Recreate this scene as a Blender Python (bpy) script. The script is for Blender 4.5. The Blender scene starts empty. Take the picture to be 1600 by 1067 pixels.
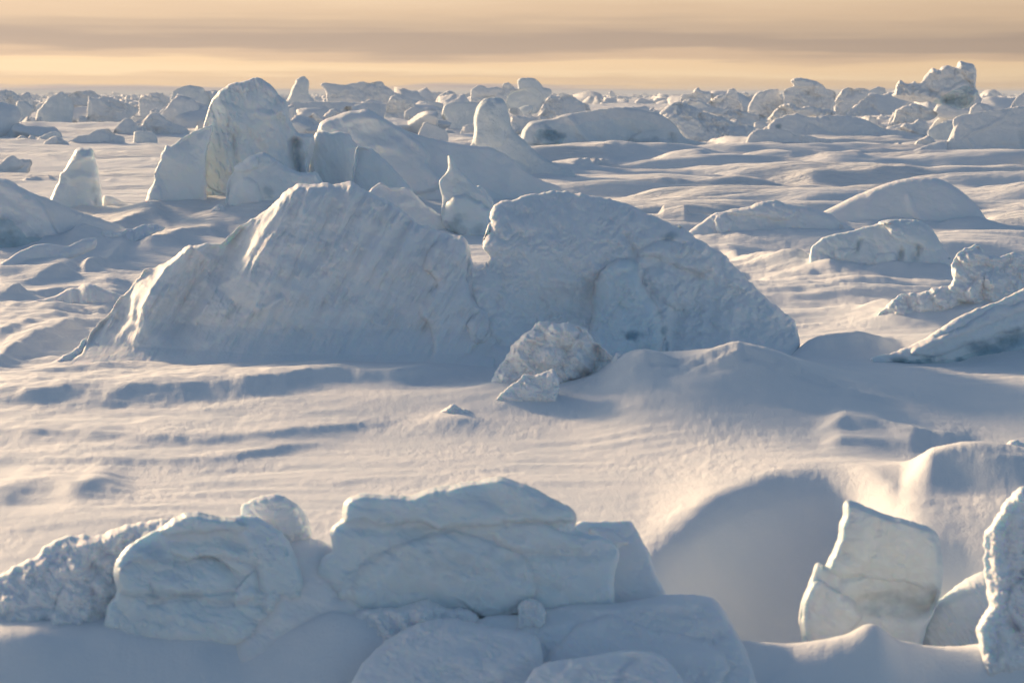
import bpy, math, random
import numpy as np
C = bpy.context.scene.collection
SC = bpy.context.scene
# ---------------------------------------------------------------- survey of the place
# The camera stands 3 m above the sea ice.  Outlines are read off the photograph in
# pixels of its 1600 px width and turned into metres at the distance of each thing.
H, F, HOR = 3.0, 2600.0, 145.0
PITCH = math.atan((533.5 - HOR) / F)
CP, SP = math.cos(PITCH), math.sin(PITCH)

def rays(px, py):
    xc = (np.asarray(px, float) - 800) / F
    yc = -(np.asarray(py, float) - 533.5) / F
    return xc, CP + yc * SP, -SP + yc * CP

def at(px, py, Y):
    a, b, c = rays(px, py)
    t = Y / b
    return a * t, Y + 0 * t, H + c * t

def ground(px, py, z=0.0):
    a, b, c = rays(px, py)
    t = (z - H) / np.minimum(c, -1e-4)
    return a * t, b * t

FR = {'A': (0, 80, .3375), 'B': (530, 80, .3375), 'C': (1060, 80, .3375), 'D': (0, 380, .3375), 'E': (530, 380, .3375),
      'F': (1060, 380, .3375), 'G': (0, 707, .5), 'H': (800, 707, .5), 'P0': (0, 90, .2), 'P1': (320, 90, .2), 'P2': (640, 90, .2),
      'P3': (960, 90, .2), 'P4': (1280, 90, .2), 'K1': (600, 340, .2437), 'K2': (900, 340, .2437), 'K3': (1240, 340, .2437),
      'K4': (0, 260, .3186), 'K5': (660, 480, .25), 'K6': (1200, 660, .3813), 'K7': (500, 720, .35), 'K8': (0, 740, .3375),
      'S7': (200, 250, .2), 'S8': (520, 250, .2), 'X': (0, 0, 1)}

def pts(s):
    """'K4 10,20 30,40 P1 5,6' -> array of photograph pixels"""
    out, fr = [], FR['X']
    for w in s.split():
        if w in FR:
            fr = FR[w]
        else:
            x, y = w.split(',')
            out.append((fr[0] + float(x) * fr[2], fr[1] + float(y) * fr[2]))
    return np.array(out)

# ---------------------------------------------------------------- noise
def hsh(ix, iy, seed):
    n = (ix.astype(np.int64) * 374761393 + iy.astype(np.int64) * 668265263 + seed * 974711) & 0x7fffffff
    n = ((n ^ (n >> 13)) * 1274126177) & 0x7fffffff
    n = ((n ^ (n >> 16)) * 362437) & 0x7fffffff
    return (n ^ (n >> 15)) & 0xffff

def perlin(x, y, seed=0):
    ix, iy = np.floor(x), np.floor(y)
    fx, fy = x - ix, y - iy
    u, v = fx * fx * fx * (fx * (fx * 6 - 15) + 10), fy * fy * fy * (fy * (fy * 6 - 15) + 10)
    def g(dx, dy):
        a = hsh(ix + dx, iy + dy, seed) * (2 * math.pi / 65536)
        return np.cos(a) * (fx - dx) + np.sin(a) * (fy - dy)
    a, b, c, d = g(0, 0), g(1, 0), g(0, 1), g(1, 1)
    return 1.5 * ((a + (b - a) * u) * (1 - v) + (c + (d - c) * u) * v)

def fbm(x, y, o=4, seed=0, gain=.5):
    s, a = 0, 1.0
    for i in range(o):
        s = s + a * perlin(x * 2 ** i + 17.3 * i, y * 2 ** i - 9.1 * i, seed + i)
        a *= gain
    return s

def billow(x, y, o=4, seed=0, gain=.5):      # puffy, rounded lumps with sharp creases between
    s, a = 0, 1.0
    for i in range(o):
        s = s + a * (np.abs(perlin(x * 2 ** i + 7.7 * i, y * 2 ** i + 3.1 * i, seed + i)) * 2 - .6)
        a *= gain
    return s

def facets(x, y, seed=0):                     # broken faces meeting in edges
    ix, iy = np.floor(x), np.floor(y)
    best = np.full(x.shape, -9.0)
    for dx in (-1, 0, 1):
        for dy in (-1, 0, 1):
            cx, cy = ix + dx, iy + dy
            ox, oy = hsh(cx, cy, seed) / 65536, hsh(cx, cy, seed + 1) / 65536
            gx, gy, h = [hsh(cx, cy, seed + k) / 65536 - .5 for k in (2, 3, 4)]
            rx, ry = x - cx - ox, y - cy - oy
            best = np.maximum(best, .5 * h + 1.3 * (gx * rx + gy * ry) - .55 * (rx * rx + ry * ry))
    return best

def rot(x, y, deg, stretch):
    a = math.radians(deg)
    return (x * math.cos(a) + y * math.sin(a)) / stretch, -x * math.sin(a) + y * math.cos(a)

def sst(x, a, b):
    t = np.clip((x - a) / (b - a), 0, 1)
    return t * t * (3 - 2 * t)

# ---------------------------------------------------------------- polygon tools
def chaikin(p, it=2):
    for _ in range(it):
        q = np.roll(p, -1, 0)
        p = np.stack([.78 * p + .22 * q, .22 * p + .78 * q], 1).reshape(-1, 2)
    return p

def densify(p, step):
    out = []
    for a, b in zip(p, np.roll(p, -1, 0)):
        n = max(1, int(np.hypot(*(b - a)) / step))
        out.append(a + (b - a) * (np.arange(n) / n)[:, None])
    return np.concatenate(out)

def poly_dist(x, y, p):
    """signed distance (inside > 0) and nearest outline point"""
    sh = x.shape
    x, y = x.ravel(), y.ravel()
    a, b = p, np.roll(p, -1, 0)
    d = b - a
    L2 = np.maximum((d ** 2).sum(1), 1e-9)
    S, NX, NY = np.empty(x.size), np.empty(x.size), np.empty(x.size)
    ch = max(500, int(3e6 / len(p)))
    for i in range(0, x.size, ch):
        X, Y = x[i:i + ch, None], y[i:i + ch, None]
        t = np.clip(((X - a[:, 0]) * d[:, 0] + (Y - a[:, 1]) * d[:, 1]) / L2, 0, 1)
        qx, qy = a[:, 0] + t * d[:, 0], a[:, 1] + t * d[:, 1]
        D = (X - qx) ** 2 + (Y - qy) ** 2
        k = D.argmin(1)
        r = np.arange(len(k))
        cr = ((a[:, 1] > Y) != (b[:, 1] > Y)) & (X < a[:, 0] + (Y - a[:, 1]) / np.where(d[:, 1] == 0, 1e-9, d[:, 1]) * d[:, 0])
        S[i:i + ch] = np.sqrt(D[r, k]) * np.where(cr.sum(1) % 2 == 1, 1, -1)
        NX[i:i + ch], NY[i:i + ch] = qx[r, k], qy[r, k]
    return S.reshape(sh), NX.reshape(sh), NY.reshape(sh)

def line_dist(x, y, p):
    best = np.full(x.shape, 1e9)
    for a, b in zip(p[:-1], p[1:]):
        d = b - a
        t = np.clip(((x - a[0]) * d[0] + (y - a[1]) * d[1]) / max((d ** 2).sum(), 1e-9), 0, 1)
        best = np.minimum(best, np.hypot(x - a[0] - t * d[0], y - a[1] - t * d[1]))
    return best

# ---------------------------------------------------------------- mesh output
def mesh_obj(name, co, quads, mat, ice=None, loc=None, link=True, crust=None):
    me = bpy.data.meshes.new(name)
    co = np.asarray(co, np.float32)
    if loc is not None:
        co = co - np.asarray(loc, np.float32)
    quads = np.asarray(quads, np.int32)
    n, k = quads.shape
    me.vertices.add(len(co)); me.vertices.foreach_set('co', co.ravel())
    me.loops.add(n * k); me.loops.foreach_set('vertex_index', quads.ravel())
    me.polygons.add(n)
    me.polygons.foreach_set('loop_start', np.arange(0, n * k, k, dtype=np.int32))
    me.polygons.foreach_set('use_smooth', np.ones(n, bool))
    me.update(calc_edges=True)
    me.validate()
    at_ = me.attributes.new('ice', 'FLOAT', 'POINT')
    if ice is not None and len(me.vertices) == len(ice):
        at_.data.foreach_set('value', np.asarray(ice, np.float32))
    if crust is not None:
        me.attributes.new('crust', 'FLOAT', 'POINT').data.foreach_set('value', np.asarray(crust, np.float32))
    me.materials.append(mat)
    o = bpy.data.objects.new(name, me)
    if loc is not None:
        o.location = loc
    if link:
        C.objects.link(o)
    return o

def tag(o, label=None, cat=None, group=None, kind=None):
    for k, v in (('label', label), ('category', cat), ('group', group), ('kind', kind)):
        if v:
            o[k] = v
    return o

# ---------------------------------------------------------------- materials
def ice_material(name, snow, tint, ice_col, rough, bumps, sss=0.0, crust=False):
    m = bpy.data.materials.new(name); m.use_nodes = True
    nt = m.node_tree; N = nt.nodes; L = nt.links
    bs = N['Principled BSDF']
    tc = N.new('ShaderNodeTexCoord'); co = tc.outputs['Object']
    def noise(scale, detail=4, rgh=.55, vec=co):
        n = N.new('ShaderNodeTexNoise'); n.inputs['Scale'].default_value = scale
        n.inputs['Detail'].default_value = detail; n.inputs['Roughness'].default_value = rgh
        L.new(vec, n.inputs['Vector']); return n.outputs['Fac']
    def mix(a, b, fac):
        x = N.new('ShaderNodeMix'); x.data_type = 'RGBA'
        for s, v in ((x.inputs['Factor'], fac), (x.inputs['A'], a), (x.inputs['B'], b)):
            if isinstance(v, (tuple, float)):
                s.default_value = v
            else:
                L.new(v, s)
        return x.outputs['Result']
    def ramp(v, lo, hi):
        r = N.new('ShaderNodeMapRange'); r.inputs['From Min'].default_value = lo; r.inputs['From Max'].default_value = hi
        r.interpolation_type = 'SMOOTHSTEP'; L.new(v, r.inputs['Value']); return r.outputs['Result']
    base = mix((*snow, 1), (*tint, 1), ramp(noise(1.3, 5, .6), .38, .68))
    at_ = N.new('ShaderNodeAttribute'); at_.attribute_name = 'ice'
    ic = mix((*ice_col, 1), tuple(c * .72 for c in ice_col) + (1,), ramp(noise(6, 4, .6), .45, .62))
    base = mix(base, ic, at_.outputs['Fac'])
    L.new(base, bs.inputs['Base Color'])
    rm = N.new('ShaderNodeMapRange'); L.new(at_.outputs['Fac'], rm.inputs['Value'])
    rm.inputs['To Min'].default_value = rough; rm.inputs['To Max'].default_value = .3
    L.new(rm.outputs['Result'], bs.inputs['Roughness'])
    bs.inputs['Specular IOR Level'].default_value = .18
    if sss:
        bs.inputs['Subsurface Weight'].default_value = sss
        bs.inputs['Subsurface Radius'].default_value = (.25, .6, 1.0)
        bs.inputs['Subsurface Scale'].default_value = .12
    prev = None
    if crust:                                           # wind crust broken into small plates
        b = N.new('ShaderNodeBump'); b.inputs['Distance'].default_value = .35
        mp = N.new('ShaderNodeMapping'); L.new(co, mp.inputs['Vector']); mp.inputs['Scale'].default_value = (.55, 1.6, 1.6)
        ca = N.new('ShaderNodeAttribute'); ca.attribute_name = 'crust'
        L.new(noise(1.6, 6, .6, mp.outputs[0]), b.inputs['Height']); L.new(ca.outputs['Fac'], b.inputs['Strength'])
        prev = b.outputs['Normal']
    for sc, st, dist in bumps:
        b = N.new('ShaderNodeBump'); b.inputs['Strength'].default_value = st; b.inputs['Distance'].default_value = dist
        L.new(noise(sc, 5, .62), b.inputs['Height'])
        if prev:
            L.new(prev, b.inputs['Normal'])
        prev = b.outputs['Normal']
    if prev:
        L.new(prev, bs.inputs['Normal'])
    return m

SNOW = (.79, .805, .82); TINT = (.745, .775, .80); TEAL = (.23, .36, .45)
M_NEAR = ice_material('wind_packed_ice', SNOW, TINT, TEAL, .72, [(4, .3, .04), (20, .25, .012), (90, .3, .003)], sss=.35)
M_MID = ice_material('hummock_ice', SNOW, TINT, TEAL, .72, [(2.2, .35, .08), (9, .3, .025), (40, .3, .006)], sss=.25)
M_FAR = ice_material('rafted_ice', SNOW, TINT, TEAL, .75, [(.8, .6, .3), (3, .6, .12), (12, .4, .03)])
M_BLUE = ice_material('bare_blue_ice', (.50, .62, .68), (.60, .70, .75), TEAL, .4, [(3, .3, .06), (14, .25, .015)], sss=.4)
M_PALE = ice_material('bare_pale_ice', (.68, .76, .80), (.74, .80, .83), TEAL, .5, [(3, .3, .05), (16, .25, .012)], sss=.4)
PALE = ((.70, .765, .80), (.76, .805, .835))
M_PALE_MID = ice_material('hummock_pale_ice', *PALE, TEAL, .6, [(2.2, .35, .08), (9, .3, .025), (40, .3, .006)], sss=.3)
M_PALE_FAR = ice_material('rafted_pale_ice', *PALE, TEAL, .7, [(.8, .6, .3), (3, .6, .12), (12, .4, .03)])
M_SNOW = ice_material('snow_crust', SNOW, TINT, TEAL, .75, [(3, .3, .03), (20, .22, .008), (48, .5, .006), (110, .8, .005), (420, .5, .001)], crust=True)

# ---------------------------------------------------------------- one ice block or hummock
def base_fn(base):
    if isinstance(base, (int, float)):
        return lambda x: 0 * x + base
    p = pts(base)
    return lambda x: np.interp(x, p[:, 0], p[:, 1])

STYLE = {  # (kind, amplitude px, wavelength px, angle, stretch)
    'smooth': [('f', 2.5, 70, 20, 2), ('f', .6, 16, 20, 2.5)],
    'snow': [('k', .5, 60, 25, 3), ('f', 3.5, 60, 15, 1.8), ('b', .9, 18, 20, 1.6), ('f', .4, 6, 0, 1)],
    'ice': [('c', 7, 80, 20, 1.4), ('c', 1.6, 22, 35, 1.5), ('k', .5, 48, 25, 2.2), ('k', .3, 24, 80, 1.5), ('f', 3, 60, 30, 1.6), ('f', 1.2, 24, 30, 1.6), ('b', .5, 11, 0, 1.3)],
    'block': [('c', 7, 60, 80, 1.2), ('c', 1.5, 18, 60, 1.3), ('k', .6, 40, 70, 2), ('f', 2, 34, 75, 2), ('f', .7, 9, 75, 2)],
    'rough': [('c', 3.5, 26, 30, 1.3), ('k', .4, 22, 30, 1.4), ('b', 5.5, 34, 20, 1.3), ('f', 4, 60, 20, 1.3), ('b', 1.5, 13, 0, 1), ('f', .4, 5, 0, 1)],
    'far': [('c', 7, 20, 10, 1.5), ('k', 1.0, 14, 20, 1.5), ('b', 1.6, 8, 0, 1.3), ('f', .5, 3, 0, 1)],
}

RELIEF = 1.7
def block(name, label, cat, outline, base, R=9, lean=.35, back=1.0, style='ice', amp=1.0, edge=1.2, Y=None, B2=None, R2=None,
          lumps=(), strokes=(), ribs=(), facet=(), ice=(), step=None, mat=None, extra=(), group=None, seed=None, dz=0.0, dip=(), apron=0, collar=1.0, parts=()):
    p = pts(outline)
    bf = base_fn(base)
    size = min(p.max(0) - p.min(0))
    low = p[:, 1] > bf(p[:, 0]) - 3
    p[low, 1] += R + .5 * (R2 or .42 * size)            # carry the foot below the snow
    p = chaikin(p, 1 if style in ('far', 'block', 'rough') else 2)
    seed = seed if seed is not None else (sum(map(ord, label)) * 7 + len(label) * 131) % 9973
    lo, hi = p.min(0), p.max(0)
    if step is None:
        step = 1.1 if max(hi - lo) < 130 else (1.35 if max(hi - lo) < 330 else 1.7)
    p = densify(p, max(2.0, step * 1.6))
    # broken, irregular outline
    t = np.roll(p, -1, 0) - np.roll(p, 1, 0); t /= np.maximum(np.hypot(*t.T), 1e-6)[:, None]
    nz = fbm(p[:, 0] / 14, p[:, 1] / 14, 4, seed, .6) * edge
    if style in ('far', 'rough'):
        nz = nz + 1.3 * edge * facets(p[:, 0] / 9, p[:, 1] / 9, seed + 2)
    p = p + np.stack([-t[:, 1], t[:, 0]], 1) * nz[:, None]
    xs = np.arange(lo[0] - 3 * step, hi[0] + 3 * step, step); ys = np.arange(lo[1] - 3 * step, hi[1] + 3 * step, step)
    gx, gy = np.meshgrid(xs, ys)
    sd, nx, ny = poly_dist(gx, gy, p)
    ins = sd > 0
    cell = ins[:-1, :-1] | ins[1:, :-1] | ins[:-1, 1:] | ins[1:, 1:]
    use = np.zeros(ins.shape, bool)
    use[:-1, :-1] |= cell; use[1:, :-1] |= cell; use[:-1, 1:] |= cell; use[1:, 1:] |= cell
    bnd = use & ~ins
    gx = np.where(bnd, nx, gx); gy = np.where(bnd, ny, gy); sd = np.where(bnd, 0, np.maximum(sd, 0))
    by = bf(gx)
    Yc = ground(gx, by, dz)[1] if Y is None else 0 * gx + Y
    m = float(np.median(Yc)) / F                       # metres per photograph pixel here
    prof = lambda s: np.sqrt(np.clip(1 - (1 - np.clip(s, 0, 1)) ** 2, 0, 1))
    R2 = R2 or .42 * size
    B2 = .35 * R2 if B2 is None else B2
    em = sst(sd, 0, R * .9)
    rel = np.zeros(gx.shape)                           # relief towards the viewer, px
    for lp, a, r in lumps:
        q = densify(chaikin(pts(lp)), 3)
        w = 7 * fbm(gx / 45, gy / 45, 3, seed + 31) * min(1, r / 10), 7 * fbm(gx / 45, gy / 45, 3, seed + 57) * min(1, r / 10)
        s = poly_dist(gx + w[0], gy + w[1], q)[0]
        rel += 1.5 * a * prof(s / r) * (s > 0)
    for sp, a, w in strokes:
        d = line_dist(gx + 3 * fbm(gx / 40, gy / 40, 2, seed + 3), gy + 3 * fbm(gx / 40, gy / 40, 2, seed + 5), pts(sp))
        rel += 1.8 * a * np.exp(-(d / w) ** 2)
    for sp, a, wl, wr in ribs:                          # sharp rib: narrow left flank, long right flank
        gx2, gy2 = gx + 4 * fbm(gx / 40, gy / 40, 3, seed + 13), gy + 4 * fbm(gx / 40, gy / 40, 3, seed + 15)
        q = pts(sp); d = line_dist(gx2, gy2, q)
        xl = np.interp(gy2, q[:, 1], q[:, 0])
        end = sst(gy2, q[0, 1] - 25, q[0, 1] + 5) * sst(-gy2, -q[-1, 1] - 25, -q[-1, 1] + 15)
        rel += a * np.where(gx2 < xl, np.exp(-d / wl), np.exp(-d / wr)) * end
    for fp, k in facet:                                # plane falling away left of the line
        q = pts(fp); d = q[1] - q[0]; L = np.hypot(*d)
        s = ((gx - q[0][0]) * d[1] - (gy - q[0][1]) * d[0]) / L
        s = s + 3 * fbm(gx / 30, gy / 30, 3, seed + 11)
        rel -= k * (np.sqrt(np.maximum(s, 0) ** 2 + 9) - 3)
    var = .25 + 1.1 * sst(fbm(gx / 55, gy / 40, 3, seed + 91), -.45, .6)   # worn smooth here, rough there
    for kind, a, wl, ang, st in list(STYLE[style]) + list(extra):
        u, v = rot(gx, gy, ang, st)
        fn = {'f': lambda: fbm(u / wl, v / wl, 4, seed + 3), 'b': lambda: billow(u / wl, v / wl, 4, seed + 9),
              'k': lambda: -np.exp(-(perlin(u / wl + .5 * fbm(u / wl * 2, v / wl * 2, 2, seed + 63), v / wl, seed + 61) / .05) ** 2),
              'c': lambda: facets(u / wl + .4 * fbm(u / wl, v / wl, 2, seed), v / wl + .4 * fbm(v / wl, u / wl, 2, seed + 1), seed + 21) * 2}[kind]
        rel += RELIEF * a * amp * fn() * (var if wl < 25 else 1)
    rel *= em
    up = by - gy
    if apron:
        rel *= .12 + .88 * sst(up + 14 * fbm(gx / 60, gy / 60, 2, seed + 2), .15 * apron, apron)
    ln = lean * up
    for y0, k in dip:                                   # extra slope above a level (px above the base)
        ln = ln + k * np.maximum(up - y0, 0)
    yf0 = Yc + m * (ln + R + B2)
    Yf = yf0 - m * (R * prof(sd / R) + B2 * prof(sd / R2) + rel)
    th = back * .5 * size
    Yb = yf0 + m * (th * prof(sd / (.45 * size)) + .5 * em * fbm(gx / 20, gy / 20, 3, seed + 77) * 3)
    Yb = np.where(ins, np.maximum(Yb, Yf + m * np.minimum(3, .5 * sd)), Yf)
    xf, yf, zf = at(gx, gy, Yf); xb, yb, zb = at(gx, gy, Yb)
    idf = np.full(ins.shape, -1); idf[use] = np.arange(use.sum())
    nF = int(use.sum())
    idb = idf.copy(); idb[ins & use] = nF + np.arange(int((ins & use).sum()))
    co = np.concatenate([np.stack([xf[use], yf[use], zf[use]], 1), np.stack([xb, yb, zb], -1)[ins & use]])
    def q4(i):
        return np.stack([i[:-1, :-1][cell], i[1:, :-1][cell], i[1:, 1:][cell], i[:-1, 1:][cell]], 1)
    front = q4(idf)
    which = np.zeros(len(front), int)                   # cells of the front that belong to a part
    for k, (pn, pp, pm) in enumerate(parts):
        cx_, cy_ = (gx[:-1, :-1] + .5 * step)[cell], (gy[:-1, :-1] + .5 * step)[cell]
        w_ = 5 * fbm(cx_ / 30, cy_ / 30, 4, seed + 71 + k)
        which[poly_dist(cx_ + w_, cy_ - w_, densify(chaikin(pts(pp)), 3))[0] > 0] = k + 1
    quads = np.concatenate([front[which == 0], q4(idb)[:, ::-1]])
    iv = np.zeros(gx.shape)
    if style in ('ice', 'block'):                       # bare ice is a little bluer than drifted snow
        iv = np.clip(.04 + .05 * fbm(gx / 90, gy / 50, 2, seed + 44), 0, .1)
    for ip, rx, ry, s in ice:
        c = pts(ip)[0]
        d = np.hypot((gx - c[0]) / rx, (gy - c[1]) / ry) + .5 * fbm(gx / 26, gy / 18, 4, seed + 41, .55)
        iv = np.maximum(iv, s * sst(-d, -1.25, -.1))
    icev = np.concatenate([iv[use], np.zeros(int((ins & use).sum()))])
    cx = .5 * (lo[0] + hi[0])
    b0 = float(bf(np.array([cx]))[0])
    x0, y0 = ground(cx, b0, dz) if Y is None else (at(cx, b0, Y)[0], Y)
    Ym = float(np.median(Yc))
    if style in ('ice', 'block') and mat is None:
        mat = M_PALE if Ym < 14 else M_PALE_MID if Ym < 50 else M_PALE_FAR
    mat = mat or (M_NEAR if Ym < 14 else M_MID if Ym < 50 else M_FAR)
    loc = np.array((float(x0), float(y0 + m * (R + B2)), 0.0))
    if not parts:
        o = mesh_obj(name, co, quads, mat, icev, loc)
    else:
        nrm = np.zeros_like(co)
        for qs in (front, q4(idb)[:, ::-1]):            # shared normals, so no seam shows where a part begins
            n_ = np.cross(co[qs[:, 2]] - co[qs[:, 0]], co[qs[:, 3]] - co[qs[:, 1]])
            for c_ in range(4):
                np.add.at(nrm, qs[:, c_], n_)
        nrm /= np.maximum(np.linalg.norm(nrm, axis=1), 1e-12)[:, None]
        def piece(nm, qs, mt):
            u_, inv = np.unique(qs, return_inverse=True)
            ob = mesh_obj(nm, co[u_], inv.reshape(qs.shape), mt, icev[u_], loc)
            if len(ob.data.vertices) == len(u_):
                ob.data.normals_split_custom_set_from_vertices(nrm[u_].tolist())
            return ob
        o = piece(name, quads, mat)
        for k, (pn, pp, pm) in enumerate(parts):
            ch = piece(pn, front[which == k + 1], pm or mat)
            ch.parent = o; ch.location = (0, 0, 0)
    tag(o, label, cat, group, 'thing')
    FOOT.append((co[:, 0].min(), co[:, 0].max(), co[:, 1].min(), co[:, 1].max()))
    vis = gy[use] < by[use] - .1 * size
    COLLAR.append((xf[use][vis].min(), xf[use][vis].max(), Ym, m * (by - gy)[use].max(), collar))
    return o
FOOT, COLLAR = [], []
# ================================================================ the snow ground
CREST = []
def crest(s, wf, wb, Y=None, z=None, A=None, pw=1.5, taper=True, pb=1.6, rough=0.0):
    """a wind-cut drift: long back, steep front; heights follow from the distance, or the distance from the height"""
    p = pts(s)
    if Y is not None:
        Yc = np.broadcast_to(np.asarray(Y, float), (len(p),)) if np.ndim(Y) < 1 else np.interp(np.linspace(0, 1, len(p)), np.linspace(0, 1, len(Y)), Y)
        X, Yv, Z = at(p[:, 0], p[:, 1], Yc)
    else:
        z = z if z is not None else A
        X, Yv = ground(p[:, 0], p[:, 1], z)
        Z = np.full(len(p), A if A is not None else z, float)
    u = X / Yv
    k = np.argsort(u)
    u, Yv, Z = u[k], Yv[k], Z[k]
    g = np.linspace(u[0], u[-1], 500)                   # ease the corners of the traced line
    sg = max(1.0, .0045 / (g[1] - g[0])); n = int(3 * sg) + 1
    ker = np.exp(-.5 * (np.arange(-n, n + 1) / sg) ** 2); ker /= ker.sum()
    f = lambda q: np.convolve(np.pad(np.interp(g, u, q), n, mode='edge'), ker, 'valid')
    yc0 = f(Yv)
    ZL = f(Z)
    sg *= 7; n = int(3 * sg) + 1
    ker = np.exp(-.5 * (np.arange(-n, n + 1) / sg) ** 2); ker /= ker.sum()
    CREST.append((g, yc0, ZL, f(Z), wf, wb, pw, taper, pb, rough))

# foreground drifts
crest('K8 -300,800 -40,790 60,760 180,750 260,768 400,789 600,795 800,799 920,797 1000,828 1060,838 1150,815 1250,765 1400,695 1540,645 K7 150,690 300,735 500,790', .45, .3, Y=[8.75, 8.85, 8.95, 9.05], taper=False)
crest('K6 -160,955 0,970 80,965 180,930 320,872 400,812 440,802 480,832 520,930 580,990 640,1038 700,1055 900,1037 1049,1018 1300,1000', .35, .3, Y=[8.8, 8.9, 8.75, 8.7], taper=False, pw=1.3)
# drift with lumps right of the middle block
crest('K5 760,560 950,490 1060,455 1120,440 1180,380 1225,355 1270,350 1330,346 1440,342 1500,375 1560,394 F 60,560 100,550 180,517 230,487 280,481 340,493 420,511 480,541 560,582 650,626 750,662 900,706 1050,746 1200,773 1400,806 1560,812', 0.95, 2.2, Y=[15.9, 15.8, 15.6, 15.3], pw=1.0, pb=2.0, rough=.10)
crest('K3 -60,880 0,850 80,800 200,755 330,737 430,740 500,770 700,840', .35, .5, Y=[18.6, 19.0, 19.2, 19.2], pw=1.6)
# long lit crest before the large hummock
crest('X -200,610 D 0,688 400,698 800,690 1100,678 1400,650 E 0,637 130,642 250,652 350,628 420,604 600,594 720,588 900,600', .2, 1.2, z=.12, A=.125, pw=1.4)
crest('X -200,668 D 300,880 600,908 900,918 1200,888 1600,845 E 250,830 450,803 520,790', .13, 1.4, z=.04, A=.042, pw=1.2)
crest('X -200,720 D 100,985 300,993 700,1000 1100,975 1400,920 1600,888 E 150,870', .13, 1.4, z=.04, A=.045, pw=1.2)
crest('G -300,130 0,118 90,90 160,96 240,118 300,96 340,88 400,100 440,106', .3, .6, z=.05, A=.09)
# right middle streaks
crest('F 600,925 760,878 920,882 1000,900 1100,910 1330,915 1400,908', .22, .5, z=.03, A=.085)
crest('F 640,962 800,945 1000,945 1180,938', .2, .4, z=.03, A=.06)
# right foreground ridges
crest('K6 530,262 600,242 740,225 820,220 900,230 1049,240 1200,235', .45, .5, z=.12, A=.14)
# left middle: wind-broken crust
crest('K4 -100,560 0,540 150,530 300,507 400,500', .35, 1.2, z=.08, A=.16)
crest('K4 -100,615 0,600 150,577 300,552 450,546 560,546 640,556 680,580', .5, 1.2, z=.1, A=.2)
crest('K4 300,400 450,350 560,312 680,282 780,274 860,300', .8, 1.4, z=.1, A=.2)
crest('K4 660,385 740,365 830,350 950,324 1060,318 1130,322', .7, 1.2, z=.08, A=.18)
crest('K4 380,510 470,465 560,425 640,390', .5, .9, z=.04, A=.12)
crest('K4 -100,985 0,950 150,890 300,850 430,800', .35, .6, z=.04, A=.12)
crest('K4 -80,880 0,862 100,835 220,800 360,790', .3, .6, z=.04, A=.07)
crest('K4 -100,660 40,655 100,625 180,600', .4, .6, z=.05, A=.12)
# flats behind
crest('P4 -200,835 0,862 100,868 500,855 700,845 1040,848', .5, 1.6, z=.06, A=.09)
crest('P4 -300,930 0,918 200,910 500,905 700,912 900,925', 2.0, 2.0, z=.1, A=.22)
crest('P3 690,658 800,685 1000,700 1230,707', 1.3, 5.0, z=.12, A=.3)
crest('P3 480,835 560,850 700,848 760,825 860,822 1000,840 1600,850', .6, 1.5, z=.06, A=.12)
crest('P2 960,930 1100,905 1300,895 1500,850 1600,830 P3 60,840', .9, 4, z=.1, A=.25)
crest('P0 -200,690 0,680 300,676 520,668', .8, 2, z=.05, A=.12)
crest('P0 -200,778 0,772 300,768 540,782', .5, 2, z=.05, A=.1)
crest('P0 150,965 250,945 350,935 440,945', .5, .6, z=.05, A=.14)
crest('P0 800,980 900,965 1190,945', .4, 1.2, z=.05, A=.08)
crest('C 1200,850 1350,855 1480,852 1700,845', .2, 1.0, z=.03, A=.06)
crest('C 1200,880 1400,888 1700,885', .5, .8, z=.03, A=.07)
crest('C -100,790 0,795 60,800', .5, 1.5, z=.1, A=.2)
crest('F 180,30 240,60 330,80 500,100 640,98', .5, 1.2, z=.1, A=.18)
crest('F 280,155 500,165 700,170 900,180 1100,185', .5, 1.2, z=.05, A=.08)

MOUND = [  # (pixel, radius across m, radius along m, height m)
    ('X 430,610', 2.6, 1.6, .12), ('X 1000,640', 1.5, 1.0, .10), ('X 760,640', 1.0, .5, .08), ('X 700,668', .35, .25, .06),
    ('X 330,345', 3.0, 2.0, .25), ('X 1500,545', 1.6, 1.0, .15), ('X 1290,390', 2.5, 2.0, .2), ('X 640,345', 6, 3, .3),
    ('X 1000,255', 8, 5, .6), ('X 1300,240', 14, 6, .4), ('X 1560,262', 10, 5, .4), ('X 200,205', 16, 10, .3),
    ('X 1540,760', .8, .5, .2), ('G 330,215', .8, .5, .05), ('X 60,520', 2.2, 1.6, .2),
]

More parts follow.
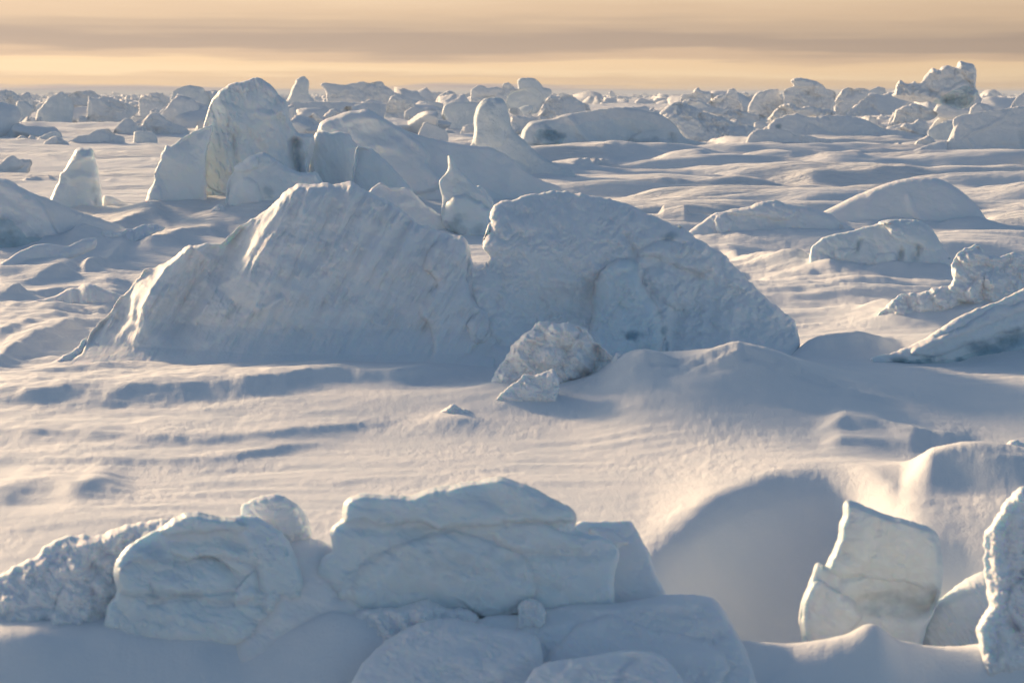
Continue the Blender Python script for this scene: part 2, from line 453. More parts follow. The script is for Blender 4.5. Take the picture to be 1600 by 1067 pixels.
def terrain(X, Y):
    X = np.asarray(X, float); Y = np.asarray(Y, float)
    z = .02 * (1 + 1.5 * sst(Y, 11, 20)) * fbm(X / 7, Y / 5, 3, 5) + .35 * sst(Y, 50, 160) * fbm(X / 40, Y / 30, 3, 8)
    far = sst(Y, 30, 90)
    # sastrugi: low ridges drawn out by the wind
    u, v = rot(X + .35 * fbm(X / 3, Y / 3, 2, 61), Y + .35 * fbm(X / 3, Y / 3, 2, 62), 9, 5.5)
    pat = sst(fbm(X / 3.5, Y / 3, 3, 33), -.25, .5) * (1 - .4 * far)
    rough = np.maximum(np.exp(-((X + 4.6) / 2.6) ** 2 - ((Y - 23) / 8) ** 2), .75 * np.exp(-((X - 4) / 3.5) ** 2 - ((Y - 27) / 5) ** 2))
    rough = np.maximum(rough, .45 * np.exp(-((X + 5) / 2) ** 2 - ((Y - 13.8) / .8) ** 2))
    z = z + (.003 + .010 * pat * (1 - .7 * sst(Y, 10, 11) * sst(-Y, -17.5, -16)) + .030 * rough) * (billow(u / .55, v / .55, 3, 71, .45)) * (1 + 1.6 * far)
    z = z + .005 * (.3 + pat) * fbm(u / .16, v / .16, 3, 75, .5)
    z = z + .05 * rough * fbm(X / .9, Y / .7, 4, 91, .55) + .09 * far * (fbm(u / 1.6, v / 1.6, 3, 45))
    z = z + (.0015 + .003 * sst(fbm(X / 1.1, Y / .8, 2, 97), -.2, .5)) * fbm(X / .09, Y / .09, 3, 99) * (1 - far)
    uu = X / Y
    for cu, cY, cZ, cW, wf, wb, pw, tp, pb, rg in CREST:
        near = (uu > cu[0] - .02) & (uu < cu[-1] + .02) & (Y > cY.min() - 4.5 * wf) & (Y < cY.max() + 4.5 * wb)
        if not near.any():
            continue
        U, V = uu[near], Y[near]
        yc = np.interp(U, cu, cY)
        yc = yc + min(.45 * wf, .08) * fbm(X[near] / (1.1 * wf + .3), 0 * V + cY[0], 3, 19)
        d = V - yc
        tt = sst(np.abs(d), 0, .9 * max(wf, .3))
        a = np.interp(U, cu, cZ) * (1 - tt) + np.interp(U, cu, cW) * tt
        if tp:
            w = .22 * (cu[-1] - cu[0])
            a = a * sst(U, cu[0], cu[0] + w) * sst(-U, -cu[-1], -cu[-1] + w)
        else:
            a = a * sst(U, cu[0] - .02, cu[0]) * sst(-U, -cu[-1] - .02, -cu[-1])
        a = a * (1 + .18 * fbm(X[near] / (2.2 * wf + .2), V / (3 * wf), 3, 23))
        if rg:                                          # crumbling snow along the brink
            z[near] += rg * a * billow(X[near] / .5, V / .22, 3, 29, .4) * np.exp(-((d + .12) / .2) ** 2)
        z[near] += a * np.where(d < 0, np.exp(-np.abs(d / wf) ** pw), np.exp(-np.abs(d / wb) ** pb))
    for s, rx, ry, a in MOUND:
        q = pts(s)[0]; mx, my = ground(q[0], q[1])
        z += a * np.exp(-((X - mx) / rx) ** 2 - ((Y - my) / ry) ** 2)
    # long swells of packed drift in the middle distance, steep towards the viewer
    e = fbm(X / 8 + 3.1, Y / 3.4, 3, 301, .45) + .35 * fbm(X / 14, Y / 1.5, 2, 305)
    wv = np.tanh(2.2 * e) * .5 + .25 * e
    sm = sst(Y, 19, 27) * (1 - .72 * np.exp(-((X / np.maximum(Y, 1) + .26) / .09) ** 2) * sst(Y, 38, 48) * sst(-Y, -150, -110))
    for x0, x1, yf, hh, k in COLLAR:                    # swells lie between the blocks, not over their feet
        if yf < 19 or yf > 140: continue
        w = .6 * hh + .4
        r = (X > x0 - 2 * w) & (X < x1 + 2 * w) & (Y > yf - 4 * w) & (Y < yf + 4 * w)
        if r.any():
            dx = np.maximum(np.maximum(x0 - X[r], X[r] - x1), 0)
            sm[r] *= 1 - .9 * np.exp(-(dx / w) ** 2 - ((Y[r] - yf) / (1.4 * w)) ** 2)
    z += sm * (.33 + .20 * sst(Y, 30, 80) + .10 * sst(X, 1, 5)) * wv
    # snow banked against the feet of the ice
    bank = np.zeros(z.shape)
    for x0, x1, yf, hh, k in COLLAR:
        if k <= 0 or yf > 140: continue
        k *= .1 if yf < 11 else .5 if yf < 17 else 1
        if hh > 1.6: k *= .6
        w = .26 * hh + .08; hc = min(.3, .13 * hh) * k
        if 19 < yf < 60: w = .5 * hh + .1; hc = min(.32, .22 * hh) * k
        r = (X > x0 - 3 * w) & (X < x1 + 3 * w) & (Y > yf - 5 * w) & (Y < yf + 6 * w)
        if not r.any(): continue
        dx = np.maximum(np.maximum(x0 + .5 * w - X[r], X[r] - x1 + .5 * w), 0); dy = Y[r] - yf
        dd = np.hypot(dx, np.where(dy < 0, dy, np.maximum(dy - w, 0) * .8)) / w
        bank[r] = np.maximum(bank[r], hc * (1 + .25 * fbm(X[r] / (1.2 * w), Y[r] / (1.2 * w), 3, 17)) * np.exp(-dd ** 1.25))
    z += bank
    # wind-scooped hollow in the right foreground
    q = pts('H 200,370 300,330 420,272 600,197 800,117 960,87 1060,87 1110,105 K6 480,330 560,382 650,416 760,408 880,420 960,440 1200,450')
    X2, Y2 = ground(q[:, 0], q[:, 1], .1)
    gu = np.linspace(-.1, .5, 900); ke = np.exp(-.5 * (np.arange(-60, 61) / 17.0) ** 2); ke /= ke.sum()
    gy_ = np.convolve(np.pad(np.interp(gu, X2 / Y2, Y2), 60, mode='edge'), ke, 'valid')
    yc = np.interp(uu, gu, gy_) + .09 * fbm(X / .9, 0 * Y, 3, 3, .45)
    d = yc - Y
    mk = sst(uu, .075, .125)
    z += mk * (.12 * np.exp(-np.where(d > 0, np.abs(d / .4) ** 1.5, np.abs(d / 1.6) ** 1.6))
               - .68 * sst(d, -.6, 1.5) * sst(Y, 8.95, 9.75))
    z -= .6 * sst(-Y, -9.02, -8.1)                      # the drift edge the viewer looks over
    return z

def build_ground():
    u = np.concatenate([np.linspace(-.75, -.335, 90)[:-1], np.linspace(-.335, .335, 1250), np.linspace(.335, .75, 90)[1:]])
    Y = [5.0]
    while Y[-1] < 9000:
        y = Y[-1]
        Y.append(y * (1.01 if y < 7.8 else 1.0038 if y < 45 else 1.0065 if y < 150 else 1.012 if y < 900 else 1.03))
    Y = np.array(Y)
    U, V = np.meshgrid(u, Y)
    X = U * V
    Z = terrain(X, V)
    i = np.arange(U.size).reshape(U.shape)
    quads = np.stack([i[:-1, :-1], i[:-1, 1:], i[1:, 1:], i[1:, :-1]], -1).reshape(-1, 4)
    cr = .9 * sst(V, 18, 40) * (.45 + .55 * sst(fbm(X / 14, V / 9, 3, 51), -.3, .3)) + .35 * np.exp(-((X + 4.6) / 2.6) ** 2 - ((V - 23) / 8) ** 2)
    o = mesh_obj('snow_ground', np.stack([X, V, Z], -1).reshape(-1, 3), quads, M_SNOW, crust=cr.ravel())
    tag(o, kind='structure', label='wind-packed snow covering the sea ice', cat='snow')
    s = 9500.0
    o = mesh_obj('sea_ice_sheet', [(-s, -s, -.9), (s, -s, -.9), (s, s, -.9), (-s, s, -.9)], [(0, 1, 2, 3)], M_SNOW)
    tag(o, kind='structure', label='level sea ice under the snow', cat='sea ice')

# ================================================================ sky, sun, camera
SUN_EL, SUN_AZ = math.radians(13.8), math.radians(-44.0)     # azimuth from +Y, negative to the left
def build_light():
    w = bpy.data.worlds.new('World'); SC.world = w; w.use_nodes = True
    nt = w.node_tree; N = nt.nodes; L = nt.links
    bg = N['Background']
    sky = N.new('ShaderNodeTexSky'); sky.sky_type = 'NISHITA'; sky.sun_disc = False
    sky.sun_elevation = SUN_EL; sky.sun_rotation = SUN_AZ
    sky.air_density = 1.0; sky.dust_density = 2.2; sky.ozone_density = 1.5
    sk = N.new('ShaderNodeMix'); sk.data_type = 'RGBA'; sk.blend_type = 'MULTIPLY'; sk.inputs['Factor'].default_value = 1
    L.new(sky.outputs['Color'], sk.inputs['A']); sk.inputs['B'].default_value = SKY_MUL
    tc = N.new('ShaderNodeTexCoord'); sep = N.new('ShaderNodeSeparateXYZ'); L.new(tc.outputs['Generated'], sep.inputs[0])
    def math_(op, a, b=None, c=None):
        n = N.new('ShaderNodeMath'); n.operation = op
        for k, v in enumerate((a, b, c)):
            if v is None: continue
            if isinstance(v, (int, float)): n.inputs[k].default_value = v
            else: L.new(v, n.inputs[k])
        return n.outputs[0]
    # low stratus drawn out along the horizon
    mp = N.new('ShaderNodeMapping'); L.new(tc.outputs['Generated'], mp.inputs['Vector']); mp.inputs['Scale'].default_value = (4.5, 4.5, 60)
    n1 = N.new('ShaderNodeTexNoise'); n1.inputs['Scale'].default_value = 1.6; n1.inputs['Detail'].default_value = 4; n1.inputs['Roughness'].default_value = .5
    L.new(mp.outputs[0], n1.inputs['Vector'])
    mp2 = N.new('ShaderNodeMapping'); L.new(tc.outputs['Generated'], mp2.inputs['Vector']); mp2.inputs['Scale'].default_value = (5, 5, 330)
    n2 = N.new('ShaderNodeTexNoise'); n2.inputs['Scale'].default_value = 1.0; n2.inputs['Detail'].default_value = 3
    L.new(mp2.outputs[0], n2.inputs['Vector'])
    zz = math_('ADD', sep.outputs['Z'], math_('MULTIPLY_ADD', n1.outputs['Fac'], .018, -.009))
    zz = math_('ADD', zz, math_('MULTIPLY_ADD', n2.outputs['Fac'], .006, -.003))
    zz = math_('ADD', zz, math_('MULTIPLY', sep.outputs['X'], .006))
    rp = N.new('ShaderNodeValToRGB'); rp.color_ramp.interpolation = 'EASE'
    L.new(math_('MULTIPLY', zz, 1 / .10), rp.inputs['Fac'])
    el = rp.color_ramp.elements
    stops = SKY_STOPS
    while len(el) < len(stops): el.new(.5)
    for e, (pos, col) in zip(el, stops):
        e.position = pos; e.color = tuple(((c / 255) / 12.92 if c / 255 < .04 else ((c / 255 + .055) / 1.055) ** 2.4) for c in col) + (1,)
    # brighter towards the hidden sun on the left
    side = math_('MULTIPLY_ADD', sep.outputs['X'], -.5, 1.0)
    lo = N.new('ShaderNodeMix'); lo.data_type = 'RGBA'; lo.blend_type = 'MULTIPLY'; lo.inputs['Factor'].default_value = 1
    cmb = N.new('ShaderNodeCombineColor'); sd = math_('MULTIPLY', side, BAND_GAIN)
    for k in range(3): L.new(sd, cmb.inputs[k])
    L.new(rp.outputs['Color'], lo.inputs['A']); L.new(cmb.outputs[0], lo.inputs['B'])
    # away from the sunset the low sky is a dim blue grey
    sx, sy = math.sin(SUN_AZ), math.cos(SUN_AZ)
    dt = math_('ADD', math_('MULTIPLY', sep.outputs['X'], sx), math_('MULTIPLY', sep.outputs['Y'], sy))
    bk = N.new('ShaderNodeMapRange'); bk.interpolation_type = 'SMOOTHSTEP'; L.new(dt, bk.inputs['Value'])
    bk.inputs['From Min'].default_value = -.5; bk.inputs['From Max'].default_value = .6
    lb = N.new('ShaderNodeMix'); lb.data_type = 'RGBA'; L.new(bk.outputs['Result'], lb.inputs['Factor'])
    lb.inputs['A'].default_value = (BACK[0], BACK[1], BACK[2], 1); L.new(lo.outputs['Result'], lb.inputs['B'])
    fr = N.new('ShaderNodeMapRange'); fr.interpolation_type = 'SMOOTHSTEP'; L.new(sep.outputs['Z'], fr.inputs['Value'])
    fr.inputs['From Min'].default_value = .05; fr.inputs['From Max'].default_value = .09
    mx = N.new('ShaderNodeMix'); mx.data_type = 'RGBA'
    L.new(fr.outputs['Result'], mx.inputs['Factor']); L.new(lb.outputs['Result'], mx.inputs['A']); L.new(sk.outputs['Result'], mx.inputs['B'])
    L.new(mx.outputs['Result'], bg.inputs['Color']); bg.inputs['Strength'].default_value = SKY_STR
    sl = bpy.data.lights.new('sun', 'SUN'); sl.energy = SUN_E; sl.angle = math.radians(7); sl.color = SUN_COL
    so = bpy.data.objects.new('sun', sl); C.objects.link(so)
    d = np.array([math.sin(SUN_AZ) * math.cos(SUN_EL), math.cos(SUN_AZ) * math.cos(SUN_EL), math.sin(SUN_EL)])
    from mathutils import Vector
    so.rotation_euler = Vector(d).to_track_quat('Z', 'Y').to_euler()
    so.location = tuple(d * 60)
    cam = bpy.data.cameras.new('camera'); co = bpy.data.objects.new('camera', cam); C.objects.link(co)
    co.location = (0, 0, H); co.rotation_euler = (math.pi / 2 - PITCH, 0, 0)
    cam.sensor_width = 36; cam.lens = F / 1600 * 36; cam.clip_start = .1; cam.clip_end = 20000
    cam.dof.use_dof = True; cam.dof.focus_distance = 24; cam.dof.aperture_fstop = 2.6
    SC.camera = co
    vs = SC.view_settings; vs.view_transform = 'Standard'; vs.look = 'None'; vs.exposure = EXPO; vs.gamma = 1
SKY_STR = .074
BACK = (.62, .82, 1.15)
EXPO = .95
SKY_MUL = (.99, 1.03, 1.05, 1)
BAND_GAIN = 7.3
SUN_E, SUN_COL = 4.0, (1, .67, .37)
# colours of the low sky from the horizon up to about 6 degrees
SKY_STOPS = [(0, (180, 164, 160)), (.02, (204, 180, 164)), (.04, (240, 203, 158)), (.075, (232, 198, 160)), (.115, (250, 217, 174)),
             (.165, (246, 211, 169)), (.21, (220, 189, 158)), (.26, (190, 167, 147)), (.32, (187, 165, 146)), (.38, (206, 180, 154)),
             (.46, (224, 194, 162)), (.58, (238, 208, 174)), (.75, (220, 202, 182)), (1, (188, 190, 195))]
build_light()
def build_haze():
    m = bpy.data.materials.new('thin_ice_haze'); m.use_nodes = True
    nt = m.node_tree; nt.nodes.remove(nt.nodes['Principled BSDF'])
    v = nt.nodes.new('ShaderNodeVolumePrincipled'); v.inputs['Density'].default_value = HAZE; v.inputs['Color'].default_value = (.66, .76, .92, 1)
    v.inputs['Anisotropy'].default_value = 0
    nt.links.new(v.outputs[0], nt.nodes['Material Output'].inputs['Volume'])
    s, a, b = 9800.0, -1.9, 7.0
    co = [(x, y, z) for z in (a, b) for y in (-s, s) for x in (-s, s)]
    o = mesh_obj('haze', co, [(0, 2, 3, 1), (4, 5, 7, 6), (0, 1, 5, 4), (2, 6, 7, 3), (0, 4, 6, 2), (1, 3, 7, 5)], m)
    tag(o, 'thin frost haze lying over the ice', 'haze', kind='stuff')
HAZE = .0005
build_haze()
# ================================================================ the ice
B = block
LF = 'broken blocks in the foreground'
# ---- foreground
B('ice_boulder', 'big rounded blue-grey boulder in the left foreground with a ledge across its face', 'ice boulder',
  'K8 520,460 530,420 570,350 640,300 740,250 800,205 860,177 920,175 980,188 1040,200 1120,190 1200,200 1260,240 1310,275 1345,330 1390,420 1420,560 1400,760 1300,900 900,960 560,940 500,820 480,700 500,600 545,555', 1000,
  Y=8.98, collar=3, parts=[('ledge', 'K8 735,262 800,200 860,172 980,185 1060,205 1145,232 1120,265 1000,262 900,272 800,290', None), ('ice_face', 'K8 540,450 620,400 720,405 930,395 1180,400 1205,590 1050,600 900,560 760,575 600,570 545,540', M_PALE)], R=10, lean=.3, style='ice', amp=1.2, B2=12, ice=[('K8 800,560', 70, 14, .25)],
  lumps=[('K8 735,262 800,200 860,172 980,185 1060,205 1145,232 1120,265 1000,262 900,272 800,290', 6, 14),
         ('K8 540,450 620,400 720,405 930,395 1180,400 1205,590 1050,600 900,560 760,575 600,570 545,540', 4, 26), ('K8 550,600 800,590 1000,610 1250,620 1260,760 900,840 560,800', 5, 30)],
  strokes=[('K8 700,330 860,312 1000,305 1110,330', -7, 13), ('K8 560,560 700,550 900,560 1100,545', -2.5, 4), ('K8 1195,420 1210,600', -4, 8)])
B('snow_rubble', 'lumpy snow-covered rubble slope at the left edge, against the ice boulder', 'snow rubble',
  'K8 -160,540 -60,520 0,462 60,432 130,395 180,378 195,335 260,302 330,285 380,277 430,285 480,277 560,242 640,225 700,213 760,205 840,230 820,330 700,420 640,600 640,960 -160,960', 1000,
  Y=9.1, R=12, lean=.55, style='rough', amp=1.0, edge=2.0,
  lumps=[('K8 410,515 450,470 500,450 530,480 570,550 500,570 430,560', 8, 10), ('K8 290,400 330,340 420,300 480,320 430,430 330,460', 6, 12), ('K8 230,700 290,520 400,480 440,600 380,760 260,760', 8, 16)])
B('ice_slab', 'upright rounded snow-dusted slab leaning on the back of the left boulder', 'ice slab',
  'K8 1110,150 1150,128 1200,105 1270,92 1330,108 1380,145 1420,195 1442,240 1440,300 1470,330 1520,350 1560,380 1600,420 1600,760 1300,900 1180,820 1100,500', 1000,
  Y=9.35, R=9, lean=.3, style='snow', amp=1.3, B2=8, lumps=[('K8 1150,130 1270,95 1380,150 1435,250 1330,300 1220,220', 4, 10)])
B('ice_block', 'wide blue-grey ice block with a projecting cap, centre of the foreground', 'ice block',
  'K7 60,400 40,300 100,262 96,225 106,178 150,152 200,143 300,150 400,156 440,140 500,118 560,108 680,90 760,73 820,68 880,93 950,115 1030,163 1110,200 1143,228 1146,262 1135,300 1190,330 1260,330 1330,380 1340,420 1310,520 1320,700 1340,860 900,900 400,930 -60,900 -80,560 20,420', 975,
  Y=9.1, parts=[('cap', 'K7 90,262 90,226 100,170 150,145 300,145 400,150 560,100 760,66 820,60 950,108 1120,200 1152,235 1134,280 1000,276 850,270 700,292 560,308 450,288 300,275 150,270', None), ('ice_face', 'K7 120,560 260,420 480,330 700,320 900,400 1000,560 900,680 500,690 200,690', M_PALE)], R=9, lean=.22, style='ice', amp=1.0, B2=12, edge=1.0,
  lumps=[('K7 100,262 96,225 106,178 150,150 300,150 400,155 560,108 760,72 820,66 950,115 1110,200 1146,235 1130,278 1000,272 850,268 700,290 560,305 450,285 300,272 150,268', 9, 12),
         ('K7 60,560 250,420 480,330 700,320 900,420 1000,600 800,680 400,690 100,700', 8, 50), ('K7 760,290 1120,290 1180,420 1000,420 830,400', 5, 25)],
  strokes=[('K7 100,300 300,310 500,320', -3, 8), ('K7 830,440 1000,410 1150,420 1300,400', -4, 12), ('K7 300,500 360,400 420,360', 3, 9), ('K7 960,130 1000,190', -4, 12)], ice=[('K7 600,450', 90, 30, .22), ('K7 450,300', 30, 6, .3)])
B('snow_wedge', 'smooth pale snow wedge at the right end of the central foreground block', 'snow drift',
  'K7 1100,268 1280,268 1388,262 1415,310 1440,355 1470,410 1495,480 1520,540 1560,610 1560,860 1150,860 1080,600', 970,
  Y=9.3, R=8, lean=.5, style='snow', amp=.5, edge=.7, B2=6, lumps=[('K7 1180,300 1260,290 1330,330 1390,372 1330,380 1240,370', 7, 8)])
B('ice_lump', 'small round ice lump at the foot of the central foreground block', 'ice lump', 'K7 885,680 885,640 910,620 950,612 990,635 1010,670 1000,720 880,720', 958, Y=8.95, R=5, B2=4, lean=.8, style='rough', amp=.9)
B('snow_lump', 'low ridge of crumbled snow below the left end of the central block', 'snow lump',
  'K7 -150,740 0,712 80,690 180,660 300,655 370,650 420,625 480,612 520,635 580,660 640,650 720,690 720,800 200,900 -150,900', 985, Y=8.92, R=14, lean=.6, style='rough', amp=.9, edge=1.5)
B('snow_mound', 'rounded snow hummock with a sunlit rim on the lower frame edge, left of centre', 'snow mound',
  'K7 20,1060 90,1000 170,920 250,840 310,790 380,748 450,718 520,704 600,698 650,712 720,730 800,745 900,760 1000,790 1000,1150 20,1150', 1055,
  Y=8.42, R=12, B2=14, collar=1, lean=1.1, style='snow', amp=1.6, strokes=[('K7 640,720 560,850 430,990', 6, 25), ('K7 960,830 820,910 700,1000', 6, 12)])
B('snow_drift', 'broad snow drift with a long smooth left tail and rounded right shoulder, lower centre', 'snow drift',
  'K7 560,760 690,712 780,685 880,686 1000,662 1150,634 1300,638 H 380,463 470,444 560,442 620,448 650,470 675,510 700,560 735,620 780,665 850,700 900,800 -100,820', 1040,
  Y=8.68, R=11, B2=12, collar=1, lean=1.1, style='snow', amp=1.5, edge=.8,
  lumps=[('H 85,690 100,640 130,592 190,550 250,520 330,508 400,540 470,560 600,580 680,640 640,800 80,800', 9, 14)],
  strokes=[('H 300,540 400,570 520,590 640,580', -5, 14), ('H 250,480 420,470 560,480', 3, 10), ('H -60,600 60,560 180,530', 4, 10), ('H -60,650 20,620 100,580', 4, 8)])
B('snow_hummock', 'low snow hummock with a sunlit left rim cut off by the frame, bottom centre', 'snow mound',
  'H -20,800 10,720 60,680 100,655 170,645 230,638 300,625 360,614 430,620 470,632 500,665 530,700 560,730 640,760 660,860 -40,860', 1065,
  Y=8.15, R=10, B2=10, collar=1, lean=1.1, style='snow', amp=1.6, strokes=[('H 380,640 330,700 300,760', -7, 12), ('H 200,660 150,720 110,800', 5, 9)])
B('tilted_ice_slab', 'pale tilted slab with pointed top and glassy patch, standing in the right foreground hollow', 'ice slab',
  'K6 308,335 318,316 345,318 390,337 450,364 560,396 650,420 690,450 710,500 718,600 712,690 690,760 640,860 600,980 300,1040 185,1000 160,910 132,850 122,790 140,720 178,625 190,582 206,573 224,583 226,600 250,552 284,482 292,410 306,385', 1005,
  Y=9.9, parts=[('rim', 'K6 280,300 330,300 335,400 310,500 270,590 230,660 190,720 170,800 190,900 200,1000 140,1000 100,800 170,560 230,520', None), ('glassy_hollow', 'K6 340,740 420,700 520,690 620,690 690,700 660,760 600,790 480,790 380,780', M_PALE)], R=9, lean=.12, style='ice', amp=.75, edge=1.0, B2=7, ice=[('K6 540,735', 80, 26, .4), ('K6 450,600', 170, 170, .15), ('K6 350,480', 20, 8, .25)],
  lumps=[('K6 300,400 320,320 560,398 690,450 720,600 700,700 640,690 560,650 480,645 400,620 300,640 240,600 260,540', 9, 14), ('K6 140,720 190,640 260,690 350,730 400,790 340,880 200,960 130,850', 7, 14)],
  strokes=[('K6 400,730 500,745 620,750 680,735', -13, 20), ('K6 300,640 420,600 560,630', -3, 8)])
B('ice_boulder', 'oval grey boulder sunk in the snow hollow between tilted slab and ice pillar', 'ice boulder',
  'K6 600,900 612,840 620,795 650,765 690,735 750,685 810,640 870,610 940,600 1010,660 1000,860 900,980 780,1000 700,960', 1012,
  Y=10.0, R=26, lean=.15, style='ice', amp=.7, extra=[('b', 1.6, 10, 55, 4)], B2=30)
B('ice_spire', 'tall rough ice pillar with sunlit flutes, cut by the right frame edge', 'ice pillar',
  'K6 1160,235 1049,256 1010,282 975,315 945,370 925,400 895,432 884,490 888,560 884,620 896,690 905,750 880,800 852,842 862,890 878,960 888,1020 905,1100 1160,1120', 1050,
  Y=8.85, R=9, lean=.15, style='rough', amp=1.0, edge=2.2, B2=16, extra=[('c', 4, 40, 75, 2)],
  lumps=[('K6 975,750 1000,700 1049,645 1160,600 1160,900 1049,880 1000,810', 9, 9), ('K6 850,850 905,760 980,800 1020,900 940,1060 880,1040', 7, 12)],
  strokes=[('K6 930,410 930,560 960,640 950,740', 7, 9), ('K6 1030,290 1010,460 1040,560', 5, 8), ('K6 985,930 1000,1000', 5, 8)])
B('ice_lump', 'blunt snow-frosted lump on the ridge at the right edge, above the ice pillar', 'ice lump',
  'K6 905,165 945,132 965,95 985,75 1012,67 1045,85 1075,72 1120,90 1160,120 1160,300 1000,290 940,200', 750, Y=12.6, R=12, lean=.4, style='snow', amp=1.2)

B('snow_bank', 'smooth shaded snow bank filling the gap between the left boulder and the capped block', 'snow bank',
  'X 300,1030 360,985 392,930 405,885 425,860 452,846 480,840 505,844 532,862 556,890 590,950 650,1010', 1000, Y=8.9, R=45, lean=.75, style='snow', amp=.6, B2=30, R2=90,
  strokes=[('X 470,850 450,900 440,960', 5, 14), ('X 520,870 530,930', -5, 12)])
# ---- middle distance
B('ice_block', 'rough snow-crusted block with a sunlit rim and dark scoop on its right, centre', 'ice block',
  'K5 325,603 340,580 365,545 420,480 445,420 470,378 510,335 540,292 556,230 590,200 630,175 690,128 715,97 760,82 800,92 900,98 960,105 1010,120 1040,150 1060,185 1110,240 1190,290 1230,340 1240,420 1100,520 900,640 500,680 400,640', 634,
  Y=15.9, parts=[('snow_crown', 'K5 540,300 560,225 690,120 760,75 960,100 1050,180 950,190 760,170 640,240', M_NEAR), ('ice_scoop', 'K5 1010,430 1060,400 1090,330 1110,270 1160,300 1200,330 1150,420 1060,450', M_PALE)], R=7, lean=.35, style='rough', amp=1.15, edge=2.0, B2=18, ice=[('K5 1050,380', 25, 30, .15)],
  lumps=[('K5 620,200 760,95 960,110 1050,180 960,260 800,240', 6, 12), ('K5 850,340 960,320 1010,440 900,460', 5, 10)],
  strokes=[('K5 1100,270 1090,350 1060,420 1000,440', -15, 16), ('K5 980,240 1030,300', -6, 7), ('K5 780,200 860,230', -4, 8), ('K5 1150,320 1080,440', 4, 4)])
B('ice_chunk', 'angular chunk with a flat sunlit top leaning on the front of the central rough block', 'ice chunk',
  'K5 450,625 458,570 500,525 560,480 600,450 628,425 650,418 690,428 760,408 822,380 842,410 856,480 850,560 835,640 780,660 640,650 520,660', 633,
  Y=15.3, R=5, lean=.3, style='rough', amp=.9, edge=1.6, B2=10, dip=[(45, 2.2)])
B('snow_lump', 'little crumbly snow lump alone on the sunlit snow, left of the central rough block', 'snow lump',
  'K5 80,760 95,690 105,655 140,628 200,608 230,625 260,640 300,650 300,690 260,760 160,780', 664, Y=15.0, R=6, lean=.4, style='rough', amp=.8, edge=1.6)
B('snow_lump', 'knobbly snow lump on the drift crest touching the right side of the central rough block', 'snow lump',
  'K5 1090,470 1130,420 1170,365 1195,305 1222,278 1262,300 1300,330 1350,335 1430,338 1480,362 1530,395 1530,470 1400,520 1150,530', 610,
  Y=15.75, R=8, lean=.45, style='rough', amp=.9, edge=1.6, lumps=[('K5 1380,450 1400,420 1470,410 1490,450 1450,480', 5, 8)])
B('ice_hummock', 'great fluted snow-plastered hummock with diagonal sunlit ribs, left of centre', 'ice hummock',
  'K4 395,925 410,890 430,850 450,800 480,770 540,722 580,650 610,625 640,602 655,570 680,548 695,520 712,505 745,500 780,482 850,450 885,415 920,385 960,388 1010,372 1035,382 1070,380 S7 720,662 770,610 850,540 930,480 1020,432 1100,372 1150,335 1185,300 1215,255 1265,220 1330,182 1440,188 1490,190 1530,178 S8 20,202 80,178 125,163 150,172 180,192 280,250 330,275 400,300 480,345 560,402 640,472 690,515 740,508 800,535 860,566 960,585 1010,600 1060,640 1075,720 1100,830 1170,900 X 760,400 775,470 775,560 760,670 480,680 300,660 60,640 -20,606 50,588 95,574',
  'X 120,586 420,604 780,604', collar=0, parts=[('outer_rib', 'D 500,250 620,150 760,60 880,-20 900,60 800,160 720,260 690,380 650,480 480,520 350,540', None), ('buttress', 'K1 270,235 300,190 360,163 440,138 490,122 545,190 552,290 535,400 560,480 595,560 690,640 650,760 560,850 420,960 300,1010 230,985 290,900 345,760 230,650 240,590 310,470 345,400 275,330', M_MID)], R=7, lean=3.6, apron=110, style='snow', amp=.9, edge=1.6, B2=14, R2=110, back=.7, step=1.6,
  extra=[('b', 4, 38, -58, 7), ('b', 2.4, 14, -62, 7), ('b', 1.0, 5, -60, 6), ('f', 6, 90, -60, 3)], dip=[(22, -1.3), (50, -1.0), (90, -.6)], facet=[('D 620,480 870,8', .7)],
  lumps=[('K1 270,235 300,190 360,163 440,138 490,122 545,190 552,290 535,400 560,480 595,560 690,640 650,760 560,850 420,960 300,1010 230,985 290,900 345,760 230,650 240,590 310,470 345,400 275,330', 13, 9),
         ('K1 500,700 600,610 700,650 690,760 590,830', 11, 12)],
  ribs=[('D 880,0 760,130 690,220 655,330 620,470', 40, 13, 80), ('S7 1250,235 1170,370 1080,510 1000,640 900,790 800,930 D 1000,200 960,270 918,352', 30, 9, 60),
        ('S7 1330,190 1250,380 1120,600 1000,790 D 1090,250', 13, 5, 30), ('S7 1440,195 1350,420 1200,700 1100,900 D 1180,290', 18, 7, 42), ('S7 1560,200 1450,500 1330,760 D 1330,250', 10, 5, 28),
        ('B 60,620 0,830 -60,1000', 10, 6, 34), ('B 190,800 120,940 50,1067', 12, 7, 34), ('B 330,830 260,960 190,1067', 9, 6, 30),
        ('D 640,180 600,330 560,430', 16, 6, 24), ('D 590,230 520,340 470,460', 12, 5, 22), ('D 520,310 450,420 400,500', 10, 5, 20), ('D 690,240 665,360 640,460', 14, 5, 16), ('D 660,140 630,250 590,400', 9, 4, 14)],
  strokes=[('S7 760,640 640,900 D 950,120 880,250 810,400', -30, 34), ('D 1300,265 1150,330 970,460', 5, 6), ('B 190,800 120,940 60,1067', -4, 7), ('B 330,830 260,1000', 4, 7)])
